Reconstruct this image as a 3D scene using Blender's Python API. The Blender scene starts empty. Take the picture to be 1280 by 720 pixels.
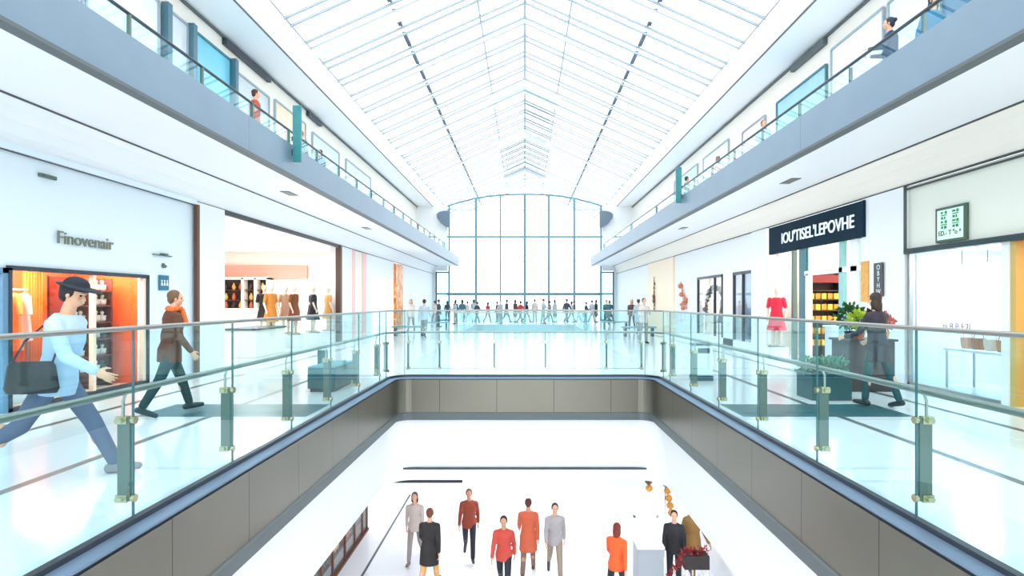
import bpy, bmesh, math, random
from mathutils import Vector, Matrix

random.seed(7)
S = bpy.context.scene
COL = S.collection
PI = math.pi
R = math.radians

# ------------------------------------------------------------------ camera
cd = bpy.data.cameras.new('camera')
cam = bpy.data.objects.new('camera', cd)
COL.objects.link(cam)
cam.location = (0, 0, 1.65)
cam.rotation_euler = (R(90), 0, 0)
cd.lens = 20
cd.sensor_width = 36
cd.shift_x = -16 / 1280
cd.shift_y = 17 / 1280
cd.clip_end = 400
S.camera = cam

# ------------------------------------------------------------------ world
W = bpy.data.worlds.new('sky')
S.world = W
W.use_nodes = True
nt = W.node_tree
nt.nodes.clear()
wo = nt.nodes.new('ShaderNodeOutputWorld')
bg = nt.nodes.new('ShaderNodeBackground')
tc = nt.nodes.new('ShaderNodeTexCoord')
sx = nt.nodes.new('ShaderNodeSeparateXYZ')
rp = nt.nodes.new('ShaderNodeValToRGB')
rp.color_ramp.elements[0].position = 0.0
rp.color_ramp.elements[0].color = (0.92, 0.965, 1.0, 1)
rp.color_ramp.elements[1].position = 0.8
rp.color_ramp.elements[1].color = (0.94, 0.975, 1.0, 1)
nt.links.new(tc.outputs['Generated'], sx.inputs[0])
nt.links.new(sx.outputs['Z'], rp.inputs['Fac'])
nt.links.new(rp.outputs['Color'], bg.inputs['Color'])
bg.inputs['Strength'].default_value = 2.3
nt.links.new(bg.outputs[0], wo.inputs['Surface'])

# ------------------------------------------------------------------ exposure
S.view_settings.view_transform = 'Standard'
S.view_settings.look = 'None'
S.view_settings.gamma = 1.0
S.view_settings.use_curve_mapping = False
S.view_settings.exposure = 0.37
S.cycles.max_bounces = 8
S.cycles.diffuse_bounces = 6
S.cycles.glossy_bounces = 4
S.cycles.transmission_bounces = 4
S.cycles.transparent_max_bounces = 40
S.cycles.caustics_reflective = False
S.cycles.caustics_refractive = False
S.cycles.sample_clamp_indirect = 6.0


# ------------------------------------------------------------------ materials
def lin(c):
    return tuple(((v / 255) / 12.92 if v / 255 <= 0.04045 else ((v / 255 + 0.055) / 1.055) ** 2.4) for v in c) + (1,)


MC = {}


def mat(name, col, rough=0.5, metal=0.0, spec=0.5, noise=0.0, nscale=8.0, bump=0.0, stretch=None, emit=0.0):
    if name in MC:
        return MC[name]
    m = bpy.data.materials.new(name)
    m.use_nodes = True
    t = m.node_tree
    b = t.nodes['Principled BSDF']
    c = lin(col)
    b.inputs['Base Color'].default_value = c
    b.inputs['Roughness'].default_value = rough
    b.inputs['Metallic'].default_value = metal
    b.inputs['Specular IOR Level'].default_value = spec
    if emit:
        b.inputs['Emission Color'].default_value = c
        b.inputs['Emission Strength'].default_value = emit
    if noise or bump:
        tx = t.nodes.new('ShaderNodeTexCoord')
        mp = t.nodes.new('ShaderNodeMapping')
        nz = t.nodes.new('ShaderNodeTexNoise')
        nz.inputs['Scale'].default_value = nscale
        nz.inputs['Detail'].default_value = 4
        if stretch:
            mp.inputs['Scale'].default_value = stretch
        t.links.new(tx.outputs['Object'], mp.inputs[0])
        t.links.new(mp.outputs[0], nz.inputs[0])
        if noise:
            mx = t.nodes.new('ShaderNodeMix')
            mx.data_type = 'RGBA'
            mx.inputs['A'].default_value = tuple(min(1, v * (1 + noise)) for v in c[:3]) + (1,)
            mx.inputs['B'].default_value = tuple(v * (1 - noise) for v in c[:3]) + (1,)
            t.links.new(nz.outputs['Fac'], mx.inputs['Factor'])
            t.links.new(mx.outputs['Result'], b.inputs['Base Color'])
        if bump:
            bp = t.nodes.new('ShaderNodeBump')
            bp.inputs['Strength'].default_value = bump
            bp.inputs['Distance'].default_value = 0.01
            t.links.new(nz.outputs['Fac'], bp.inputs['Height'])
            t.links.new(bp.outputs[0], b.inputs['Normal'])
    MC[name] = m
    return m


def glass(name, tint, refl=1.0, rough=0.0, ior=1.5):
    m = bpy.data.materials.new(name)
    m.use_nodes = True
    t = m.node_tree
    t.nodes.clear()
    o = t.nodes.new('ShaderNodeOutputMaterial')
    tr = t.nodes.new('ShaderNodeBsdfTransparent')
    tr.inputs[0].default_value = tint + (1,)
    gl = t.nodes.new('ShaderNodeBsdfGlossy')
    gl.inputs['Roughness'].default_value = rough
    gl.inputs[0].default_value = (0.92, 1, 1, 1)
    lw = t.nodes.new('ShaderNodeLayerWeight')
    lw.inputs[0].default_value = 0.5
    pw = t.nodes.new('ShaderNodeMath'); pw.operation = 'POWER'; pw.inputs[1].default_value = 5.0
    mu = t.nodes.new('ShaderNodeMath'); mu.operation = 'MULTIPLY_ADD'
    mu.inputs[1].default_value = 0.7 * refl
    mu.inputs[2].default_value = 0.035 * refl
    t.links.new(lw.outputs['Facing'], pw.inputs[0])
    mx = t.nodes.new('ShaderNodeMixShader')
    t.links.new(pw.outputs[0], mu.inputs[0])
    t.links.new(mu.outputs[0], mx.inputs[0])
    t.links.new(tr.outputs[0], mx.inputs[1])
    t.links.new(gl.outputs[0], mx.inputs[2])
    t.links.new(mx.outputs[0], o.inputs[0])
    MC[name] = m
    return m


def panelled(name, col, pitch, rough=0.3, metal=0.6, seam=0.006, aniso=True):
    """metal sheet with thin dark seams every `pitch` metres along UV u"""
    m = mat(name, col, rough, metal)
    t = m.node_tree
    b = t.nodes['Principled BSDF']
    uv = t.nodes.new('ShaderNodeUVMap')
    sp = t.nodes.new('ShaderNodeSeparateXYZ')
    t.links.new(uv.outputs[0], sp.inputs[0])
    dv = t.nodes.new('ShaderNodeMath'); dv.operation = 'DIVIDE'; dv.inputs[1].default_value = pitch
    fr = t.nodes.new('ShaderNodeMath'); fr.operation = 'FRACT'
    lt = t.nodes.new('ShaderNodeMath'); lt.operation = 'LESS_THAN'; lt.inputs[1].default_value = seam / pitch * 2
    t.links.new(sp.outputs[0], dv.inputs[0]); t.links.new(dv.outputs[0], fr.inputs[0]); t.links.new(fr.outputs[0], lt.inputs[0])
    tx = t.nodes.new('ShaderNodeTexCoord')
    nz = t.nodes.new('ShaderNodeTexNoise'); nz.inputs['Scale'].default_value = 1.3
    t.links.new(tx.outputs['Object'], nz.inputs[0])
    c = lin(col)
    m1 = t.nodes.new('ShaderNodeMix'); m1.data_type = 'RGBA'
    m1.inputs['A'].default_value = tuple(v * 0.93 for v in c[:3]) + (1,)
    m1.inputs['B'].default_value = tuple(min(1, v * 1.07) for v in c[:3]) + (1,)
    t.links.new(nz.outputs['Fac'], m1.inputs['Factor'])
    m2 = t.nodes.new('ShaderNodeMix'); m2.data_type = 'RGBA'
    t.links.new(lt.outputs[0], m2.inputs['Factor'])
    t.links.new(m1.outputs['Result'], m2.inputs['A'])
    m2.inputs['B'].default_value = tuple(v * 0.35 for v in c[:3]) + (1,)
    t.links.new(m2.outputs['Result'], b.inputs['Base Color'])
    return m


def tiled_floor(name, col, tile, joint, rough=0.12):
    m = mat(name, col, rough, 0, 0.5)
    t = m.node_tree
    b = t.nodes['Principled BSDF']
    tx = t.nodes.new('ShaderNodeTexCoord')
    br = t.nodes.new('ShaderNodeTexBrick')
    br.offset = 0
    br.inputs['Scale'].default_value = 1.0
    br.inputs['Brick Width'].default_value = tile
    br.inputs['Row Height'].default_value = tile
    br.inputs['Mortar Size'].default_value = 0.004
    c = lin(col)
    br.inputs['Color1'].default_value = c
    br.inputs['Color2'].default_value = tuple(v * 0.985 for v in c[:3]) + (1,)
    br.inputs['Mortar'].default_value = tuple(v * joint for v in c[:3]) + (1,)
    t.links.new(tx.outputs['Object'], br.inputs[0])
    t.links.new(br.outputs['Color'], b.inputs['Base Color'])
    return m


M_floor = tiled_floor('polished white stone', (236, 241, 245), 0.9, 0.9)
M_band = mat('grey stone inlay', (84, 94, 96), 0.3, noise=0.1, nscale=5)
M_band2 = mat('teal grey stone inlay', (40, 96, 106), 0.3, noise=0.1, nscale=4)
M_white = mat('white plaster', (240, 242, 244), 0.6, noise=0.01, nscale=1.5)
M_cool = mat('cool white board', (226, 238, 246), 0.5)
M_cream = mat('cream plaster', (236, 238, 226), 0.6, noise=0.015, nscale=2)
M_warm = mat('warm white plaster', (246, 238, 226), 0.6)
M_reveal = mat('dark shadow gap metal', (70, 74, 78), 0.5, 0.3)
M_fascia = panelled('brushed steel sheet', (122, 119, 108), 1.25, 0.34, 0.75)
M_upfascia = panelled('pale blue grey panel', (122, 142, 158), 7.8, 0.4, 0.4, 0.005)
M_curb = mat('blue grey steel', (124, 144, 168), 0.35, 0.5)
M_dark = mat('dark blue grey metal', (62, 70, 80), 0.4, 0.4)
M_under = mat('grey metal trim', (96, 104, 106), 0.5, 0.3)
M_steel = mat('satin stainless steel', (176, 176, 170), 0.28, 0.9)
M_railmetal = mat('handrail steel', (150, 150, 144), 0.3, 0.85)
M_darkrail = mat('dark handrail', (52, 66, 74), 0.35, 0.5)
M_fin = mat('grey green anodised post', (98, 116, 108), 0.35, 0.5)
M_brass = mat('pale brass clamp', (188, 184, 150), 0.25, 0.9)
M_edge = mat('green glass edge', (70, 120, 124), 0.2)
M_glass = glass('tinted balustrade glass', (0.86, 0.965, 0.97), 1.0)
M_upglass = glass('upper balustrade glass', (0.86, 0.965, 0.985), 1.0)
M_clear = glass('clear glazing', (0.97, 0.985, 0.99), 0.7)
M_roofglass = glass('roof glazing', (0.95, 0.98, 1.0), 0.5)
M_mull = mat('slate blue mullion', (100, 144, 162), 0.4, 0.2)
M_teal = mat('teal painted frame', (64, 118, 126), 0.4)
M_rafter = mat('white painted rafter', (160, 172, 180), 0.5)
M_purlin = mat('dark steel purlin', (84, 100, 116), 0.5, 0.2)
M_louvre = mat('grey blue louvre', (176, 190, 204), 0.5)
M_navy = mat('dark teal sign board', (14, 42, 58), 0.7, spec=0.15)
M_lamp = mat('lamp glow', (255, 250, 240), 0.5, emit=6)
M_addwarm = mat('warm added glow', (255, 214, 160), 0.5, emit=7)  # glow of the added warm panels
M_panel = mat('white light panel', (244, 248, 255), 0.5, emit=2.6)  # diffuser glow of the added light panels


# ------------------------------------------------------------------ mesh builder
class MB:
    def __init__(s):
        s.v = []; s.f = []; s.mi = []; s.uv = {}

    def add(s, vs, fs, mi=0):
        n = len(s.v)
        s.v += [tuple(p) for p in vs]
        for f in fs:
            s.f.append(tuple(i + n for i in f)); s.mi.append(mi)
        return s

    def box(s, x0, x1, y0, y1, z0, z1, mi=0, M=None):
        x0, x1 = sorted((x0, x1)); y0, y1 = sorted((y0, y1)); z0, z1 = sorted((z0, z1))
        vs = [Vector(p) for p in ((x0, y0, z0), (x1, y0, z0), (x1, y1, z0), (x0, y1, z0), (x0, y0, z1), (x1, y0, z1), (x1, y1, z1), (x0, y1, z1))]
        if M: vs = [M @ p for p in vs]
        return s.add(vs, [(0, 3, 2, 1), (4, 5, 6, 7), (0, 1, 5, 4), (1, 2, 6, 5), (2, 3, 7, 6), (3, 0, 4, 7)], mi)

    def quad(s, a, b, c, d, mi=0):
        return s.add([a, b, c, d], [(0, 1, 2, 3)], mi)

    def cone(s, a, b, ra, rb, n=14, cap=True, mi=0):
        a = Vector(a); b = Vector(b); d = b - a
        if d.length < 1e-6: return s
        q = d.to_track_quat('Z', 'Y').to_matrix()
        vs = []
        for c, r in ((a, ra), (b, rb)):
            for i in range(n):
                t = 2 * PI * i / n
                vs.append(c + q @ Vector((r * math.cos(t), r * math.sin(t), 0)))
        fs = [(i, (i + 1) % n, n + (i + 1) % n, n + i) for i in range(n)]
        if cap: fs += [tuple(range(n - 1, -1, -1)), tuple(range(n, 2 * n))]
        return s.add(vs, fs, mi)

    def ball(s, c, r, n=14, m=9, M=None, mi=0):
        if not hasattr(r, '__len__'): r = (r, r, r)
        c = Vector(c); vs = [Vector((0, 0, -1))]
        for j in range(1, m):
            ph = -PI / 2 + PI * j / m
            for i in range(n):
                t = 2 * PI * i / n
                vs.append(Vector((math.cos(ph) * math.cos(t), math.cos(ph) * math.sin(t), math.sin(ph))))
        vs.append(Vector((0, 0, 1)))
        out = []
        for p in vs:
            p = Vector((p.x * r[0], p.y * r[1], p.z * r[2]))
            if M: p = M @ p
            out.append(c + p)
        fs = [(0, 1 + (i + 1) % n, 1 + i) for i in range(n)]
        for j in range(m - 2):
            o = 1 + j * n
            fs += [(o + i, o + (i + 1) % n, o + n + (i + 1) % n, o + n + i) for i in range(n)]
        o = 1 + (m - 2) * n; L = len(out) - 1
        fs += [(o + i, o + (i + 1) % n, L) for i in range(n)]
        return s.add(out, fs, mi)

    def loft(s, rings, n=18, mi=0):
        """rings: (centre, rx, ry) horizontal ellipses"""
        vs = []
        for c, rx, ry in rings:
            for i in range(n):
                t = 2 * PI * i / n
                vs.append((c[0] + rx * math.cos(t), c[1] + ry * math.sin(t), c[2]))
        fs = []
        for j in range(len(rings) - 1):
            o = j * n
            fs += [(o + i, o + (i + 1) % n, o + n + (i + 1) % n, o + n + i) for i in range(n)]
        fs += [tuple(range(n - 1, -1, -1)), tuple(range((len(rings) - 1) * n, len(rings) * n))]
        return s.add(vs, fs, mi)

    def tube(s, pts, r, n=10, mi=0):
        for a, b in zip(pts, pts[1:]): s.cone(a, b, r, r, n, True, mi)
        for p in pts[1:-1]: s.ball(p, r, n, 6, mi=mi)
        return s

    def limb(s, pts, rs, n=14):
        for i in range(len(pts) - 1): s.cone(pts[i], pts[i + 1], rs[i], rs[i + 1], n)
        for p, r in zip(pts, rs): s.ball(p, r, n, 8)
        return s

    def mesh(s, name, mats):
        me = bpy.data.meshes.new(name)
        me.from_pydata(s.v, [], s.f)
        for m in (mats if isinstance(mats, (list, tuple)) else [mats]): me.materials.append(m)
        me.polygons.foreach_set('material_index', s.mi)
        me.update()
        return me


def build(name, mb, mats, parent=None, smooth=False, bevel=0.0, loc=None):
    me = mb.mesh(name, mats)
    o = bpy.data.objects.new(name, me); COL.objects.link(o)
    if parent: o.parent = parent
    if loc: o.location = loc
    if smooth:
        me.polygons.foreach_set('use_smooth', [True] * len(me.polygons))
        try:
            me.set_sharp_from_angle(angle=R(40))
        except Exception:
            pass
    if bevel:
        md = o.modifiers.new('bevel', 'BEVEL'); md.width = bevel; md.segments = 2; md.limit_method = 'ANGLE'
    return o


def tag(o, label, cat, group=None, kind=None):
    o['label'] = label; o['category'] = cat
    if group: o['group'] = group
    if kind: o['kind'] = kind
    return o


def struct(name, mb, mats, **k):
    o = build(name, mb, mats, **k); o['kind'] = 'structure'; return o


def empty(name, label, cat, loc=(0, 0, 0), rz=0, group=None):
    o = bpy.data.objects.new(name, None); COL.objects.link(o)
    o.empty_display_size = 0.1
    o.location = loc; o.rotation_euler = (0, 0, rz)
    tag(o, label, cat, group)
    return o


def dup(o, parent=None, loc=None, rz=None, label=None):
    c = o.copy(); COL.objects.link(c)
    if parent: c.parent = parent
    for ch in list(o.children): dup(ch, c)
    if loc is not None: c.location = loc
    if rz is not None: c.rotation_euler.z = rz
    if label: c['label'] = label
    return c


def text_mesh(s, size, extr, bold=0.0):
    cu = bpy.data.curves.new('t', 'FONT')
    cu.body = s; cu.size = size; cu.extrude = extr; cu.offset = bold; cu.align_x = 'CENTER'; cu.align_y = 'CENTER'
    o = bpy.data.objects.new('t', cu); COL.objects.link(o)
    dg = bpy.context.evaluated_depsgraph_get()
    me = bpy.data.meshes.new_from_object(o.evaluated_get(dg))
    bpy.data.objects.remove(o)
    return me


def text(name, s, size, extr, m, parent, loc, rot, bold=0.0, sx=1.0):
    me = text_mesh(s, size, extr, bold)
    me.materials.clear(); me.materials.append(m)
    o = bpy.data.objects.new(name, me); COL.objects.link(o)
    o.parent = parent; o.location = loc; o.rotation_euler = rot; o.scale = (sx, 1, 1)
    return o


def ordinal(i):
    return ['first', 'second', 'third', 'fourth', 'fifth', 'sixth', 'seventh', 'eighth', 'ninth', 'tenth', 'eleventh', 'twelfth',
            'thirteenth', 'fourteenth', 'fifteenth', 'sixteenth', 'seventeenth', 'eighteenth', 'nineteenth', 'twentieth',
            'twenty-first', 'twenty-second', 'twenty-third', 'twenty-fourth', 'twenty-fifth', 'twenty-sixth', 'twenty-seventh', 'twenty-eighth'][i]


# =================================================================== SETTING
Y0, YE = -7.0, 47.5      # hall start, end glass wall
VX, VY0, VY1 = 2.93, 0.3, 12.6      # void cut in the middle floor
V2X, V2A, V2B = 3.5, 30.0, 41.0     # second void further on
SX = 7.7                 # shop front plane

# floor of the middle level, as cells with stone inlay bands
def is_hole(x, y):
    return (abs(x) < VX - 0.02 and VY0 < y < VY1) or (abs(x) < V2X and V2A < y < V2B)
xs = sorted(set([-SX - 7, -SX, -6.43, -6.31, -5.6, -4.58, -4.47, -V2X, -VX + 0.02, VX - 0.02, V2X, 4.47, 4.58, 5.6, 6.31, 6.43, SX, SX + 7]))
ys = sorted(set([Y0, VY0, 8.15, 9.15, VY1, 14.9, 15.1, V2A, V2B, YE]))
mb = MB()
for i in range(len(xs) - 1):
    for j in range(len(ys) - 1):
        cx, cy = (xs[i] + xs[i + 1]) / 2, (ys[j] + ys[j + 1]) / 2
        if is_hole(cx, cy): continue
        mi = 0
        if 4.47 < abs(cx) < 4.58 and cy < 15: mi = 1
        elif 6.31 < abs(cx) < 6.43: mi = 1
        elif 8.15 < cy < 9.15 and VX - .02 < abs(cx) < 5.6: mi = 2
        mb.quad((xs[i], ys[j], 0), (xs[i + 1], ys[j], 0), (xs[i + 1], ys[j + 1], 0), (xs[i], ys[j + 1], 0), mi)
# corner fill pieces so that the rounded void corners stay closed
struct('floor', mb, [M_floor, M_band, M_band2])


def rounded_u(x, y0, y1, r, n=8):
    """open U path: up the left side, across the far side, down the right side"""
    p = [(-x, y0)]
    for i in range(n + 1):
        a = PI - (PI / 2) * i / n
        p.append((-x + r + r * math.cos(a), y1 - r + r * math.sin(a)))
    for i in range(n + 1):
        a = PI / 2 - (PI / 2) * i / n
        p.append((x - r + r * math.cos(a), y1 - r + r * math.sin(a)))
    p.append((x, y0))
    return p


def sweep_u(name, prof, m, closed_prof=False, x=VX, y0=VY0, y1=VY1, r=0.45, smooth=True):
    """prof = list of (inward offset, z). Outline offset inward: x-d, y1-d, r-d"""
    mb = MB(); n = 8
    rows = []
    for d, z in prof:
        rr = max(0.02, r - d)
        rows.append([(px, py, z) for px, py in rounded_u(x - d, y0, y1 - d, rr, n)])
    L = [0.0]
    for a, b in zip(rows[0], rows[0][1:]): L.append(L[-1] + math.dist(a[:2], b[:2]))
    mid = L[-1] / 2
    for k in range(len(rows) - 1 + (1 if closed_prof else 0)):
        a, b = rows[k], rows[(k + 1) % len(rows)]
        for i in range(len(a) - 1):
            mb.quad(a[i], b[i], b[i + 1], a[i + 1])
    o = struct(name, mb, m)
    uvl = o.data.uv_layers.new(name='UVMap')
    per = len(rows[0]) - 1
    for pi_, p in enumerate(o.data.polygons):
        i = pi_ % per
        us = (L[i], L[i], L[i + 1], L[i + 1])
        for q, li in enumerate(p.loop_indices):
            uvl.data[li].uv = (us[q] - mid + 0.62 + 125, o.data.vertices[o.data.loops[li].vertex_index].co.z)
    if smooth:
        o.data.polygons.foreach_set('use_smooth', [True] * len(o.data.polygons))
        o.data.set_sharp_from_angle(angle=R(35))
    return o


sweep_u('trim_1', [(-0.03, 0.0), (-0.03, 0.035), (0.03, 0.035), (0.03, -0.012)], M_dark)
sweep_u('trim_2', [(0.028, -0.004), (0.03, -0.004), (0.145, -0.02), (0.15, -0.035)], M_curb)
sweep_u('trim_3', [(0.15, -0.035), (0.135, -0.037), (0.135, -0.06), (0.15, -0.062)], M_dark)
sweep_u('wall_void', [(0.15, -0.06), (0.152, -0.77)], M_fascia)
sweep_u('trim_4', [(0.152, -0.77), (0.18, -0.785), (0.18, -0.925), (0.16, -0.94), (0.02, -0.945)], M_under)
sweep_u('wall_cove', [(0.04, -0.945), (-0.04, -1.35), (-0.12, -1.8), (-0.155, -2.05), (-0.16, -2.35), (-0.20, -2.36)], M_white)
sweep_u('trim_5', [(-0.2, 0.002), (0.029, 0.002)], M_floor, smooth=False)
mb = MB(); mb.box(-2.9, 2.9, VY1 + 0.105, VY1 + 0.2, -2.1, -2.06)
struct('trim_6', mb, M_reveal)

# second void: simple edges
mb = MB()
mb.box(-V2X, V2X, V2B - 0.02, V2B, -0.85, 0.0); mb.box(-V2X - .02, -V2X, V2A, V2B, -0.85, 0.0); mb.box(V2X, V2X + .02, V2A, V2B, -0.85, 0.0)
struct('trim_7', mb, mat('pale teal slab edge', (158, 184, 190), .5))

# lower level: floor, ceiling, walls
LF, LC, LX = -4.8, -2.35, 4.45
M_lowfloor = tiled_floor('lower polished stone', (238, 241, 245), 0.9, 0.93, 0.1)
mb = MB(); mb.quad((-9, -4, LF), (9, -4, LF), (9, 46, LF), (-9, 46, LF))
struct('floor_lower', mb, M_lowfloor)
mb = MB(); mb.box(-3.86, -3.80, 9.0, 19.0, LF + 0.001, LF + 0.006)
struct('trim_8', mb, M_under)
mb = MB()
for sgn in (-1, 1):
    mb.box(sgn * (VX + 0.15), sgn * 9, -4, VY1 + 0.2, LC, LC + 0.05)
mb.box(-9, 9, VY1 + 0.2, V2A, LC, LC + 0.05)
struct('ceiling_lower', mb, M_white)
mb = MB()
for sgn in (-1, 1):
    mb.quad((sgn * LX, -4, LF), (sgn * LX, 11.6, LF), (sgn * LX, 11.6, LC), (sgn * LX, -4, LC))
    mb.quad((sgn * LX, 16.1, LF), (sgn * LX, 45, LF), (sgn * LX, 45, LC), (sgn * LX, 16.1, LC))
mb.quad((LX, 11.6, LF), (LX, 16.1, LF), (LX, 16.1, LC), (LX, 11.6, LC))
mb.quad((-9, 45, LF), (9, 45, LF), (9, 45, 0), (-9, 45, 0))
struct('wall_lower', mb, M_white)
# lower left shop interior behind its windows
mb = MB()
mb.quad((-6.2, 11.6, LF), (-6.2, 16.1, LF), (-6.2, 16.1, LC), (-6.2, 11.6, LC))
mb.quad((-LX, 16.1, LF), (-6.2, 16.1, LF), (-6.2, 16.1, LC), (-LX, 16.1, LC))
mb.quad((-LX, 11.6, LF), (-6.2, 11.6, LF), (-6.2, 11.6, LC), (-LX, 11.6, LC))
struct('wall_lower_shop', mb, mat('amber shop wall', (206, 150, 96), 0.6))

# upper gallery slabs (left and right mirrored)
UX, UF, US_, UG = 5.5, 5.36, 4.65, 6.5      # fascia x, floor z, soffit z, balustrade x
n_trim = 10
for sgn, side in ((-1, 'left'), (1, 'right')):
    X = lambda x: sgn * x
    mb = MB(); mb.quad((X(UX), Y0, US_), (X(UX), YE, US_), (X(UX), YE, UF), (X(UX), Y0, UF))
    o = struct('wall_fascia_' + side, mb, M_upfascia)
    uvl = o.data.uv_layers.new(name='UVMap')
    for li, u in zip(o.data.polygons[0].loop_indices, (Y0, YE, YE, Y0)): uvl.data[li].uv = (u + 7 - 2.75 + 39, 0)
    mb = MB(); mb.box(X(UX + .012), X(9.1), Y0, YE, UF - 0.05, UF - .001)
    struct('floor_upper_' + side, mb, M_floor)
    mb = MB(); mb.box(X(UX - 0.02), X(UX + 0.16), Y0, YE, US_ - 0.05, US_)
    struct('trim_%d' % n_trim, mb, M_under)
    mb = MB(); mb.box(X(UX + 0.16), X(7.36), Y0, YE, US_ - 0.03, US_ + 0.02)
    struct('ceiling_soffit_' + side, mb, M_white)
    mb = MB(); mb.box(X(7.345), X(7.385), Y0, YE, US_ - 0.05, US_ - 0.028)
    struct('trim_%d' % (n_trim + 1), mb, M_reveal)
    # curved bulkhead from soffit down to the shop front head
    prof = [(7.385, US_ - 0.04), (7.48, 4.52), (7.58, 4.34), (7.64, 4.15), (7.66, 3.99)]
    mb = MB()
    for (a, za), (b, zb) in zip(prof, prof[1:]): mb.quad((X(a), Y0, za), (X(a), YE, za), (X(b), YE, zb), (X(b), Y0, zb))
    o = struct('wall_bulkhead_' + side, mb, M_white if sgn < 0 else M_warm, smooth=True)
    mb = MB(); mb.box(X(7.63), X(7.7), Y0, YE, 3.965, 3.99)
    struct('trim_%d' % (n_trim + 2), mb, M_reveal)
    mb = MB(); mb.box(X(7.645), X(7.72), Y0, 13.2 if sgn < 0 else 11.5, 3.89, 3.912)
    struct('trim_%d' % (n_trim + 3), mb, M_reveal)
    # upper shop front wall, ceiling, clerestory upstand
    mb = MB(); mb.box(X(9.0), X(9.2), Y0, YE, UF, 9.62)
    struct('wall_upper_' + side, mb, M_warm)
    mb = MB(); mb.box(X(7.68), X(9.2), Y0, YE, 9.6, 9.66)
    struct('ceiling_upper_' + side, mb, M_white)
    mb = MB(); mb.box(X(7.68), X(7.9), Y0, 62, 9.64, 10.75)
    struct('wall_clerestory_' + side, mb, M_white)
    mb = MB(); mb.box(X(7.655), X(7.69), Y0, YE, 9.585, 9.615)
    struct('trim_%d' % (n_trim + 4), mb, M_under)
    mb = MB(); mb.box(X(8.93), X(9.0), Y0, YE, 9.5, 9.56)
    struct('trim_%d' % (n_trim + 5), mb, M_under)
    n_trim += 6

# ------------------------------------------------------------- roof
EZ, RZ, EX = 10.73, 14.2, 7.68
RY0 = 4.0; RYE = 62.0
def roof_z(x): return RZ - (RZ - EZ) * abs(x) / EX
roof = empty('roof_skylight', 'long gabled glass skylight with white rafters over the hall', 'skylight', (0, RY0, EZ))
roof['kind'] = 'structure'
RM = Matrix.Translation((0, -RY0, -EZ))
def rbuild(name, mb, m):
    mb.v = [tuple(RM @ Vector(p)) for p in mb.v]
    return build(name, mb, m, roof)
for sgn in (-1, 1):
    mb = MB(); mb.quad((0, RY0, RZ + .12), (sgn * EX, RY0, EZ + .12), (sgn * EX, RYE, EZ + .12), (0, RYE, RZ + .12))
    rbuild('glass_slope', mb, M_roofglass)
def rafter(y, w, d, up=0.0, x0=0.0, x1=EX):
    mb = MB()
    for sgn in (-1, 1):
        a0, a1 = (sgn * x0, roof_z(x0) + up), (sgn * x1, roof_z(x1) + up)
        vs = []
        for yy in (y - w / 2, y + w / 2):
            vs += [(a0[0], yy, a0[1] - d), (a1[0], yy, a1[1] - d), (a1[0], yy, a1[1]), (a0[0], yy, a0[1])]
        mb.add(vs, [(0, 1, 2, 3), (4, 7, 6, 5), (0, 4, 5, 1), (3, 2, 6, 7), (0, 3, 7, 4), (1, 5, 6, 2)])
    return mb
y = RY0 + 0.4; k = 0
while y < RYE:
    big = (k % 5 == 2)
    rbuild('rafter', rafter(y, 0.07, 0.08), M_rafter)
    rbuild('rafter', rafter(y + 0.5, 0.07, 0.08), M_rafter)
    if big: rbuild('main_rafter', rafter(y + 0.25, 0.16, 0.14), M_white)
    y += 1.72; k += 1
for x, w, h, mm in ((4.7, 0.15, 0.1, M_purlin), (1.84, 0.07, 0.06, M_louvre)):
    for sgn in (-1, 1):
        z = roof_z(x)
        mb = MB(); yy = RY0 + 0.4
        while yy < RYE - 1.8:
            if x < 3: mb.box(sgn * x - w / 2, sgn * x + w / 2, yy, yy + 1.72, z, z + h)
            else: mb.box(sgn * x - w / 2, sgn * x + w / 2, yy + 0.56, yy + 1.2 + 0.46 * ((int(yy * 7) % 3) > 0), z, z + h)
            yy += 1.72
        rbuild('purlin', mb, mm)
mb = MB(); mb.box(-0.06, 0.06, RY0, RYE, RZ - 0.02, RZ + 0.08); rbuild('ridge_beam', mb, M_louvre)
for sgn in (-1, 1):
    mb = MB(); mb.box(sgn * EX, sgn * (EX + .25), RY0, RYE, EZ - 0.02, EZ + 0.16); rbuild('eave_gutter', mb, M_white)
# white cross trusses in the ridge strip and the louvred bays between them
for y, w in ((20.5, 0.3), (32.4, 0.7), (42.2, 0.7), (53.5, .7)):
    rbuild('main_rafter', rafter(y, w, 0.34, 0.0, 0, 2.0 if w > .5 else EX), M_white)
for (ya, yb, s2) in ((33.2, 41.6, 1), (43, 53, 1), (43, 53, -1)):
    mb = MB(); yy = ya
    while yy < yb:
        a0, a1 = 0.08 * s2, 1.75 * s2
        mb.quad((a0, yy, roof_z(a0) + .05), (a1, yy, roof_z(a1) + .05), (a1, yy + 0.22, roof_z(a1) + .09), (a0, yy + 0.22, roof_z(a0) + .09))
        yy += 0.3
    rbuild('louvre_panel', mb, M_louvre)

# ------------------------------------------------------------- end wall
mb = MB()
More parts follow.
